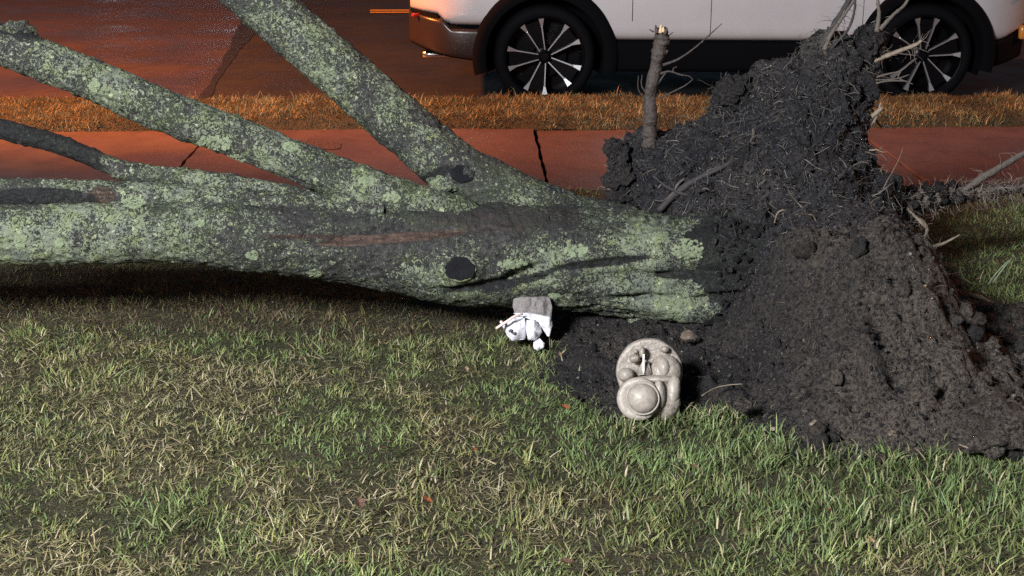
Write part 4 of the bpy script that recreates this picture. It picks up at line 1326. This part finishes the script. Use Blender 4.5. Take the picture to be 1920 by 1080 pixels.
# greenhouse
def gl_w(x): return .80 - .10 * max(0, (x - .4) / 1.0) ** 2
GX = list(np.linspace(XMIN + .12, XF - .30, 40))
zroof = lerp_tab([(XMIN + .12, 1.12), (XMIN + .55, 1.50), (XMIN + .95, 1.60), (-.2, 1.655), (.35, 1.60), (XF - .30, 1.06)])
o = link('window_glass', loft('window_glass', GX, lambda x: .98, zroof, 0, None, 4.0, .10, gl_w), M['glass'], car, world=False); auto_smooth(o)
RX = list(np.linspace(XMIN + .5, .42, 24))
o = link('roof', loft('roof', RX, lambda x: zroof(x) - .06, lambda x: zroof(x) + .03, .10, None, 5.0, .0, gl_w), M['paint'], car, world=False); auto_smooth(o)
for s in (-1, 1):
    for pts in ([(XF - .35, .80, 1.04), (.95, .75, 1.30), (.42, .69, 1.58)], [(-.25, .805, 1.03), (-.27, .77, 1.35), (-.30, .70, 1.60)], [(XR - .25, .80, 1.05), (XR - .35, .76, 1.3), (XR - .2, .70, 1.55)]):
        tube('pillar', [(Vector((a, s * b, c)) + car.location, .035) for a, b, c in pts], M['paint'], car, n=8, m=8)
    tube('roof_rail', [(p_ + car.location, r_) for p_, r_ in [(Vector((XMIN + .6, s * .62, 1.60)), .012), (Vector((XMIN + .7, s * .62, 1.66)), .016), (Vector((-.3, s * .62, 1.72)), .016), (Vector((.3, s * .62, 1.66)), .016), (Vector((.38, s * .62, 1.60)), .012)]], M['clad'], car, n=20, m=8)
    # door handles, mirrors
    for X_ in (-.72, .35):
        bm = bmesh.new(); box_bm(bm, X_, s * (CW - .0), .93, .2, .035, .03, .01); link('door_handle', bm_mesh('door_handle', bm), M['paint'], car, world=False)
    bm = bmesh.new(); box_bm(bm, XF - .52, s * (CW + .06), 1.12, .12, .2, .14, .04); link('wing_mirror', bm_mesh('wing_mirror', bm), M['clad'], car, world=False)
    # arch flares
    for X_ in (XR, XF):
        bm = bmesh.new(); rows = []
        K = 48
        for i in range(K + 1):
            A = R(-14) + (math.pi + R(28)) * i / K
            row = []
            for (r, y) in ((.418, CW - .10), (.420, CW + .004), (.428, CW + .014), (.455, CW + .017), (.505 if X_ == XR else .500, CW + .010), (.52 if X_ == XR else .512, CW - .004), (.52 if X_ == XR else .512, CW - .03)):
                if A < 0 or A > math.pi: zc_ = math.sin(A) * r
                else: zc_ = math.sin(A) * r
                row.append(bm.verts.new((X_ + math.cos(A) * r, s * y, WR + zc_)))
            rows.append(row)
        for a, b in zip(rows, rows[1:]):
            for k in range(6): bm.faces.new((a[k], a[k + 1], b[k + 1], b[k]))
        o = link('arch_flare', bm_mesh('arch_flare', bm), M['clad'], car, world=False); auto_smooth(o, 40)
        # dark liner inside the well
        bm = bmesh.new(); rows = []
        for i in range(K + 1):
            A = R(-20) + (math.pi + R(40)) * i / K
            rows.append([bm.verts.new((X_ + math.cos(A) * r, s * y, WR + math.sin(A) * r)) for (r, y) in ((.431, CW - .03), (.431, CW - .30), (.05, CW - .301))])
        for a, b in zip(rows, rows[1:]):
            for k in range(2): bm.faces.new((a[k], a[k + 1], b[k + 1], b[k]))
        link('wheel_liner', bm_mesh('wheel_liner', bm), M['clad'], car, world=False)

def lathe_y(name, prof, mat, parent, m=64):
    """profile (r, y) turned about the local y axis"""
    V, Fc = [], []
    for a in range(m):
        A = a * 2 * math.pi / m
        for r, y in prof: V.append((r * math.cos(A), y, r * math.sin(A)))
    k = len(prof)
    for a in range(m):
        for i in range(k - 1):
            Fc.append((a * k + i, ((a + 1) % m) * k + i, ((a + 1) % m) * k + i + 1, a * k + i + 1))
    me = bpy.data.meshes.new(name); me.from_pydata(V, [], Fc)
    bm = bmesh.new(); bm.from_mesh(me); bmesh.ops.recalc_face_normals(bm, faces=bm.faces); bm.to_mesh(me); bm.free()
    o = link(name, me, mat, parent, world=False); auto_smooth(o, 35)
    return o
def bar(bm, a, b, w0, w1, y0, th):
    """flat bar in the wheel plane from a to b (x,z), widths w0,w1; outer face at y0"""
    a, b = Vector(a), Vector(b); d = (b - a).normalized(); n_ = Vector((-d.y, d.x))
    P_ = [a + n_ * w0, b + n_ * w1, b - n_ * w1, a - n_ * w0]
    f = [bm.verts.new((p.x, y0 + (.012 if i in (0, 3) else 0), p.y)) for i, p in enumerate(P_)]
    g = [bm.verts.new((p.x, y0 + th, p.y)) for p in P_]
    bm.faces.new(f); bm.faces.new(g[::-1])
    for i in range(4): bm.faces.new((f[i], f[(i + 1) % 4], g[(i + 1) % 4], g[i]))
def make_wheel(X_, side, rot):
    wroot = bpy.data.objects.new('wheel', None); COL.objects.link(wroot); wroot.parent = car
    wroot.location = (X_, side * (CW - .035), WR)
    if side > 0: wroot.rotation_euler = (0, 0, math.pi)
    # local -y is the outer face
    lathe_y('tyre', [(.284, .02), (.290, .0), (.305, -.006), (.332, -.004), (.350, .008), (.362, .03), (.365, .06), (.365, .17), (.35, .215), (.30, .225), (.284, .20)], M['rubber'], wroot, 72)
    lathe_y('rim', [(.292, .004), (.284, -.004), (.276, .002), (.272, .03), (.264, .06), (.258, .19), (.10, .19)], M['rim_black'], wroot, 72)
    lathe_y('brake_disc', [(.08, .12), (.16, .12), (.16, .135), (.08, .135)], M['rim_black'], wroot, 40)
    lathe_y('hub', [(.0005, .012), (.028, .012), (.034, .02), (.062, .03), (.07, .09)], M['rim_black'], wroot, 32)
    for k in range(5):
        A = rot + k * 2 * math.pi / 5
        bm = bmesh.new()
        e = Vector((math.cos(A), math.sin(A)))
        def pol(r, a): return (math.cos(A + a) * r, math.sin(A + a) * r)
        for sg in (-1, 1):
            bar(bm, pol(.048, sg * .40), pol(.215, sg * .262), .0034, .0048, .004, .035)
            bar(bm, pol(.208, sg * .262), pol(.272, sg * .268), .0048, .0190, .002, .03)
        link('spoke', bm_mesh('spoke', bm), M['alloy'], wroot, world=False, smooth=False)
        bm = bmesh.new()
        bar(bm, pol(.04, 0), pol(.256, 0), .015, .062, .022, .03)
        link('spoke_web', bm_mesh('spoke_web', bm), M['rim_black'], wroot, world=False, smooth=False)
        r_ = bmesh.new(); bmesh.ops.create_uvsphere(r_, u_segments=10, v_segments=6, radius=.010)
        bmesh.ops.transform(r_, matrix=Matrix.Translation((pol(.045, .63)[0], .018, pol(.045, .63)[1])), verts=r_.verts)
        link('lug_nut', bm_mesh('lug_nut', r_), M['rim_black'], wroot, world=False)
    return wroot
for X_, rot in ((XR, R(111)), (XF, R(88))):
    for s in (-1, 1):
        make_wheel(X_, s, rot)
# lamps and bumper details
for s in (-1, 1):
    bm = bmesh.new(); box_bm(bm, XMIN + .05, s * (half_w(XMIN + .05) - .10), .92, .16, .30, .16, .03); link('tail_lamp', bm_mesh('tail_lamp', bm), M['red'], car, world=False)
    xq = XMIN + .055
    bm = bmesh.new(); box_bm(bm, xq, s * (half_w(xq) + .0), .645, .09, .03, .022, .006, mat=None)
    bmesh.ops.rotate(bm, cent=(xq, s * half_w(xq), .645), matrix=Matrix.Rotation(-s * R(38), 3, 'Z'), verts=bm.verts)
    link('reflector', bm_mesh('reflector', bm), M['red'], car, world=False)
    xq = XMAX - .10
    bm = bmesh.new(); box_bm(bm, xq, s * (half_w(xq) - .10), .84, .22, .26, .11, .03); link('headlight', bm_mesh('headlight', bm), M['lens'], car, world=False)
    bm = bmesh.new(); box_bm(bm, XMAX - .03, s * (half_w(XMAX - .05) - .02), .50, .07, .10, .10, .02); link('marker_lamp', bm_mesh('marker_lamp', bm), M['amber'], car, world=False)
tube('exhaust', [(p_ + car.location, r_) for p_, r_ in [(Vector((XMIN + .08, -.50, .33)), .03), (Vector((XMIN + .20, -.50, .33)), .03), (Vector((XMIN + .4, -.5, .33)), .03)]], M['steel'], car, n=6, m=16)
bm = bmesh.new(); box_bm(bm, 0, 0, .30, XF - XR - .9, 1.5, .12, .02); link('underbody', bm_mesh('underbody', bm), M['clad'], car, world=False)
bm = bmesh.new(); box_bm(bm, XMAX - .005, 0, .60, .05, .9, .18, .02); link('grille', bm_mesh('grille', bm), M['clad'], car, world=False)
bm = bmesh.new(); box_bm(bm, XMIN + .01, 0, .80, .03, .52, .12, .008); link('number_plate', bm_mesh('number_plate', bm), M['lens'], car, world=False)

# ------------------------------------------------------------------ grass
def blades(name, P, L, W, lean, az, cols, mat, curve=0.6):
    n = len(P)
    d = np.column_stack([np.cos(az), np.sin(az), np.zeros(n)])
    side = np.column_stack([-np.sin(az), np.cos(az), np.zeros(n)])
    tw = RNG.uniform(0, 6.28, n)
    side = side * np.cos(tw)[:, None] * 0.9 + d * np.sin(tw)[:, None] * .5
    side /= np.linalg.norm(side, axis=1)[:, None]
    up = np.array([0, 0, 1.0])
    V = np.zeros((n, 7, 3))
    p0 = P
    l1 = lean
    l2 = lean + curve * RNG.uniform(.2, 1.0, n)
    l3 = l2 + curve * RNG.uniform(.1, .9, n)
    def adv(p, l, f): return p + (d * np.sin(l)[:, None] + up * np.cos(l)[:, None]) * (L * f)[:, None]
    p1 = adv(p0, l1, .38); p2 = adv(p1, l2, .34); p3 = adv(p2, l3, .28)
    w_ = (side * W[:, None])
    V[:, 0] = p0 - w_; V[:, 1] = p0 + w_
    V[:, 2] = p1 - w_ * .95; V[:, 3] = p1 + w_ * .95
    V[:, 4] = p2 - w_ * .65; V[:, 5] = p2 + w_ * .65
    V[:, 6] = p3
    floor = (P[:, 2] + .003)[:, None]
    V[:, 2:, 2] = np.maximum(V[:, 2:, 2], floor)
    b = (np.arange(n) * 7)[:, None]
    tri = np.stack([b + np.array(t) for t in ((0, 1, 3), (0, 3, 2), (2, 3, 5), (2, 5, 4), (4, 5, 6))], 1).reshape(-1, 3)
    me = mesh_arrays(name, V.reshape(-1, 3), tri)
    c = np.repeat(cols[:, None, :], 7, axis=1)
    point_color(me, 'tint', c.reshape(-1, 3))
    return link(name, me, mat)

GREENS = np.array([(.155, .182, .062), (.185, .203, .072), (.110, .148, .056), (.225, .222, .085), (.130, .170, .066)])
STRAW = np.array([(.40, .33, .19), (.30, .25, .135), (.22, .18, .10), (.48, .42, .28), (.20, .20, .09)])
def px2(P):
    return px_of(np.asarray(P))
def lawn_population(n, straw):
    x = RNG.uniform(-4.6, 4.9, n); y = RNG.uniform(2.3, Y_WALK0 - .02, n)
    P = np.column_stack([x, y, np.zeros(n)])
    q = px2(P)
    inside = (q[:, 0] > -120) & (q[:, 0] < 2040) & (q[:, 1] < 1180)
    hid = (q[:, 1] < 470) & (q[:, 0] < 1700)
    keep = np.where(inside, np.where(hid, .35, 1.0), .30) * np.where(y > 5.2, .6, 1.0)
    k = RNG.random(n) < keep
    P, q = P[k], q[k]
    P = P[soil_sd(P[:, :2]) < RNG.uniform(-.01, .035, len(P))]
    q = px2(P)
    m = n2(P[:, :2], 2.2, 91, 3) * .9 + n2(P[:, :2], 7.0, 92, 3) * .9 - .12 - .25 * blob(q, 300, 640, 500, 60, 0, .8)
    for cx, cy, rx, ry, a in ((240, 700, 200, 45, .7), (330, 860, 180, 70, .35), (180, 1030, 130, 45, .9), (1050, 890, 160, 40, .75), (700, 960, 120, 60, .35), (1180, 960, 150, 60, .5), (1800, 1040, 200, 60, .3), (950, 780, 120, 30, .35), (560, 760, 150, 50, .3)):
        m += a * blob(q, cx, cy, rx, ry, 0, .9)
    for cx, cy, rx, ry, a in ((620, 800, 100, 60, .7), (1150, 810, 160, 60, .9), (1550, 880, 330, 80, .9), (1380, 800, 120, 40, .9), (1000, 740, 90, 40, .6), (1000, 690, 60, 60, .4), (300, 980, 80, 40, .6), (1850, 480, 150, 120, .9), (1600, 1000, 250, 80, .35)):
        m -= a * blob(q, cx, cy, rx, ry, 0, .9)
    P[:, 2] = lawn_z(P[:, :2]) - .021
    return P, q, m

P, q, m = lawn_population(500000, False)
n = len(P)
pick = RNG.random(n)
dead = RNG.random(n) < np.clip(.20 + .42 * m, .07, .8)
cols = GREENS[RNG.integers(0, 5, n)] * RNG.uniform(.65, 1.4, (n, 1))
cols *= (1 + .35 * np.clip(-m, -.5, 1)[:, None] * np.array([-.35, .1, .12]))
cs_ = STRAW[RNG.integers(0, 5, n)] * RNG.uniform(.6, 1.15, (n, 1))
cols = np.where(dead[:, None], cs_, cols)
trunk_shade = blob(q, 300, 560, 620, 45, .04, .5)          # trunk's cast shadow and its brown glow, painted into the blades
shaded = RNG.random(n) < trunk_shade * .7
cols = np.where(shaded[:, None], np.array([[.11, .082, .052]]) * RNG.uniform(.5, 1.4, (n, 1)), cols)
lush = blob(q, 1560, 890, 420, 90, 0, .8) + .8 * blob(q, 1250, 830, 100, 50, 0, .8) + .3 * blob(q, 960, 1050, 900, 90, 0, .8)
L = RNG.gamma(6, .0033, n) * (1 + .35 * np.clip(lush, 0, 1)) * (1 + .25 * n2(P[:, :2], 3.0, 95))
L = np.clip(L, .012, .075)
lean = np.clip(np.abs(RNG.normal(.75, .38, n)), 0.05, 1.45) * np.where(dead, 1.2, 1.0) * (1 - .35 * np.clip(lush, 0, 1))
az = RNG.uniform(0, 6.283, n)
clump = n2(P[:, :2], 15.0, 97, 2); swirl = n2(P[:, :2], 11.0, 98, 2) * 9
grp = RNG.random(n) < .55
az = np.where(grp, swirl + RNG.normal(0, .5, n), az)
L = L * np.clip(1 + .9 * clump, .35, 1.8)
cols *= np.clip(1.0 + .6 * clump, .5, 1.5)[:, None]
W = RNG.uniform(.0010, .0020, n) * np.where(dead, .8, 1.0)
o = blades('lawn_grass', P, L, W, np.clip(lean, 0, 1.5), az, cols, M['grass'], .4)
tag(o, 'short mixed green and straw coloured grass of the lawn', 'grass', kind='stuff')
# flat straw thatch on top
P, q, m = lawn_population(131000, True)
k = RNG.random(len(P)) < np.clip(.28 + .6 * m, .04, 1)
P, q = P[k], q[k]; n = len(P)
P[:, 2] += RNG.uniform(.004, .022, n)
cols = STRAW[RNG.integers(0, 5, n)] * RNG.uniform(.7, 1.25, (n, 1))
shaded = RNG.random(n) < blob(q, 300, 560, 620, 45, .04, .5)
cols = np.where(shaded[:, None], cols * .45 * np.array([1.05, .9, .75]), cols)  # straw darkened and browned where the trunk's shadow is painted
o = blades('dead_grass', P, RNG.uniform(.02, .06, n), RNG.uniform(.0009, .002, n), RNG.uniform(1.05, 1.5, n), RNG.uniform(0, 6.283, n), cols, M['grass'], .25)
tag(o, 'dry straw thatch lying flat on the lawn', 'grass', kind='stuff')
# long blades along the soil edge and in tufts
TUFT = [(1340, 775, 60, 12, 170), (1560, 850, 260, 30, 420), (1820, 860, 200, 30, 300), (1250, 790, 60, 14, 110), (1840, 540, 70, 25, 60), (1880, 520, 40, 30, 50), (300, 970, 60, 18, 90), (1130, 690, 60, 16, 30), (1040, 660, 30, 20, 40), (820, 880, 60, 16, 60), (1180, 800, 60, 20, 80), (1750, 1000, 250, 60, 260), (1400, 960, 260, 60, 240)]
pp = []
for cx, cy, rx, ry, c_ in TUFT:
    for _ in range(c_):
        g = G(cx + random.gauss(0, rx * .6), cy + random.gauss(0, ry * .6)); pp.append((g.x, g.y, -.015))
P = np.array(pp); n = len(P)
cols = np.array([(.105, .14, .055), (.135, .17, .07), (.175, .195, .085)])[RNG.integers(0, 3, n)] * RNG.uniform(.7, 1.3, (n, 1))
cols = np.where((RNG.random(n) < .12)[:, None], np.array([[.42, .36, .22]]), cols)
o = blades('tall_grass', P, RNG.uniform(.03, .062, n), RNG.uniform(.0014, .0028, n), RNG.uniform(.05, .9, n), RNG.uniform(0, 6.283, n), cols, M['grass'], .5)
tag(o, 'long fresh green grass blades in tufts along the soil edge', 'grass', kind='stuff')
# verge turf
n = 110000
x = RNG.uniform(-5.5, 6.5, n); y = RNG.uniform(Y_WALK1 - .01, Y_VERGE1 + .02, n)
P = np.column_stack([x, y, np.zeros(n)]); P[:, 2] = verge_z(P[:, :2]) - .008
cols = np.array([(.145, .12, .055), (.20, .155, .075), (.10, .092, .042), (.26, .205, .105), (.06, .058, .028)])[RNG.integers(0, 5, n)] * RNG.uniform(.6, 1.25, (n, 1))
cols *= (1 + .5 * n2(P[:, :2], 2.5, 71))[:, None]
cl = n2(P[:, :2], 9.0, 73, 2)
L = RNG.gamma(5, .0054, n) * np.clip(1 + 1.0 * cl, .3, 2); L = np.clip(L, .012, .10)
cols *= np.clip(1 + .9 * cl, .35, 1.6)[:, None]
o = blades('verge_grass', P, L, RNG.uniform(.0014, .0028, n), np.clip(np.abs(RNG.normal(.6, .4, n)), 0, 1.4), RNG.uniform(0, 6.283, n), cols, M['verge_grass'])
tag(o, 'dry brownish turf of the strip between sidewalk and road', 'grass', kind='stuff')

# ------------------------------------------------------------------ small things lying about
def leaf(px, py, size, mat, rz, label, group=None, z=.035, name='dead_leaf'):
    p = G(px, py, z)
    bm = bmesh.new()
    rr = random.Random(int(px * 7 + py))
    out = [(0, -1), (.35, -.7), (.62, -.2), (.5, .15), (.68, .35), (.3, .6), (0, 1), (-.32, .55), (-.6, .3), (-.5, .0), (-.6, -.3), (-.3, -.75)]
    top = [bm.verts.new((x * size * rr.uniform(.85, 1.1), y * size, abs(x) * size * rr.uniform(.2, .7) + .25 * size * y * y)) for x, y in out]
    c = bm.verts.new((0, 0, 0))
    for a in range(len(top)): bm.faces.new((c, top[a], top[(a + 1) % len(top)]))
    r_ = bmesh.ops.solidify(bm, geom=list(bm.faces), thickness=.0012)
    o = link(name, bm_mesh(name, bm), M[mat], smooth=False)
    o.location = p; o.rotation_euler = (rr.uniform(.0, .7), rr.uniform(-.4, .4), rz)
    tag(o, label, 'leaf', group)
    return o
leaf(889, 843, .013, 'leaf_rust', .4, 'small bright orange leaf on the grass left of the stone figure', 'fallen leaves')
leaf(800, 938, .017, 'leaf_rust', 1.3, 'rust-red leaf standing in the straw patch near the bottom centre', 'fallen leaves')
leaf(722, 842, .018, 'leaf_brown', 2.1, 'dull brown curled leaf left of the bright orange leaf', 'fallen leaves')
leaf(1060, 764, .016, 'leaf_rust', .9, 'reddish leaf on the grass just left of the stone hat', 'fallen leaves')
leaf(875, 692, .011, 'leaf_tan', .2, 'tiny tan leaf on dark grass below the trunk', 'fallen leaves', .04)
leaf(1298, 875, .016, 'leaf_brown', 1.0, 'brown leaf in the green grass below the stone figure', 'fallen leaves')
leaf(1555, 957, .011, 'leaf_rust', 2.6, 'small orange leaf deep in the lush grass at lower right', 'fallen leaves')
leaf(1632, 1012, .012, 'leaf_tan', .5, 'tan leaf near the bottom right edge of the lawn', 'fallen leaves')
leaf(1062, 1054, .018, 'leaf_brown', 1.9, 'large dull brown leaf at the bottom edge', 'fallen leaves')
leaf(675, 945, .022, 'leaf_brown', .2, 'dark brown crumpled leaf in the straw left of the rust-red leaf', 'fallen leaves')
leaf(1050, 672 - 7, .010, 'leaf_tan', .2, 'pinkish tan chip on the dark soil beside the white figure', 'fallen leaves', .03)
leaf(1070, 580, .014, 'leaf_rust', 1.2, 'rusty leaf on the soil in the shadow under the trunk', 'fallen leaves', .03)
leaf(1812, 655, .022, 'leaf_tan', 1.4, 'broad tan leaf on the bare soil right of the roots', 'fallen leaves', .06)

def stone(px, py, size, mat, label, z=.03, seed=0, name='stone', cat='stone', group='stones in the soil', sub=2, rough=.7, flat=.6):
    p = G(px, py, z)
    bm = bmesh.new(); bmesh.ops.create_icosphere(bm, subdivisions=sub, radius=1.0)
    V = np.array([v.co[:] for v in bm.verts]); d = 1 + rough * fbm(V * 1.7, 3, seed + 200) + (.12 * fbm(V * 7, 3, seed + 210) if sub > 2 else 0)
    for v, k in zip(bm.verts, d): v.co = Vector((v.co.x * k * size, v.co.y * k * size * .85, v.co.z * k * size * flat))
    me = bm_mesh(name, bm)
    point_color(me, 'tone', np.full((len(me.vertices), 3), .7))
    o = link(name, me, M[mat], smooth=sub > 2)
    o.location = p; o.rotation_euler = (0, 0, seed * 1.3)
    return tag(o, label, cat, group)
stone(1282 + 1700 / 3 - 560, 630, .03, 'clay', 'brown chunk lying under the butt end of the trunk', .08, 1)
stone(1392, 760, .028, 'ground_soil', 'grey lump on the soil right of the stone figure', .05, 2, 'soil_clod', 'soil clod', 'large soil clods')
stone(1500, 735, .032, 'ground_soil', 'dark grey clod at the foot of the root plate', .07, 3, 'soil_clod', 'soil clod', 'large soil clods', 3)
stone(1655, 770, .085, 'ground_soil', 'broad low clod at the front of the churned soil', .05, 4, 'soil_clod', 'soil clod', 'large soil clods', 4, .9, .55)
stone(1868, 812, .11, 'ground_soil', 'big rounded soil clod near the right edge', .05, 5, 'soil_clod', 'soil clod', 'large soil clods', 4, .9, .6)
stone(1706, 785, 0.016, 'clay', 'brown stone on the front edge of the soil', .05, 6)
stone(1672, 812, 0.013, 'clay', 'tan stone half sunk where soil meets grass', .04, 7)
stone(1527, 795, 0.018, 'clay', 'ochre stone among grass at the soil edge', .035, 8)
stone(1540, 753, .012, 'pebble', 'small yellowish pebble on the soil slope', .06, 9)
stone(1450, 804, .008, 'pebble', 'tiny cream pebble at the grass edge, right one of a pair', .03, 10)
stone(1433, 805, .007, 'pebble', 'tiny cream pebble at the grass edge, left one of a pair', .03, 11)
stone(1890, 745, 0.013, 'clay', 'ochre stone on the soil above the big rounded clod', .06, 12)
stone(1855, 742, 0.012, 'clay', 'brown flat stone left of the ochre stone on the soil', .06, 13)
tw = tube('fallen_twig', [(G(1316, 742, .05), .0022), (G(1340, 728, .055), .0022), (G(1365, 722, .06), .002), (G(1392, 720, .065), .0014)], M['root_pale'], None, n=14, m=6, wob=.3, seed=4)
tag(tw, 'thin tan twig on the soil right of the stone figure', 'twig', 'twigs on the soil')
tw = tube('fallen_twig', [(G(1797, 833, .03), .0022), (G(1815, 840, .035), .003), (G(1834, 848, .03), .0022)], M['root_pale'], None, n=10, m=6, wob=.3, seed=5)
tag(tw, 'short whitish stick at the lower edge of the soil', 'twig', 'twigs on the soil')
# grass stalks bent over the hole at the right
for k, pts in enumerate([[(1840, 545, 1.5), (1860, 560, 3.5), (1882, 578, 3), (1896, 600, 1)], [(1852, 534, 1.6), (1870, 510, 1.6), (1892, 487, .7)], [(1862, 530, 1.6), (1880, 505, 1.6), (1897, 484, .7)], [(1800, 500, .7), (1806, 520, 1.6), (1822, 532, 1.6)]]):
    tw = tube('grass_stalk', [CR(a, b, 4.95, r) for a, b, r in pts], M['root_pale'] if k == 0 else M['lichen'], None, n=10, m=5, seed=k)
    tag(tw, ['tan grass stalk bent over the dark hole at right', 'pale green stalk leaning right, lower of two above the hole', 'pale green stalk leaning right, upper of two above the hole', 'short green stalk leaning left above the hole'][k], 'grass stalk', 'stalks by the hole')
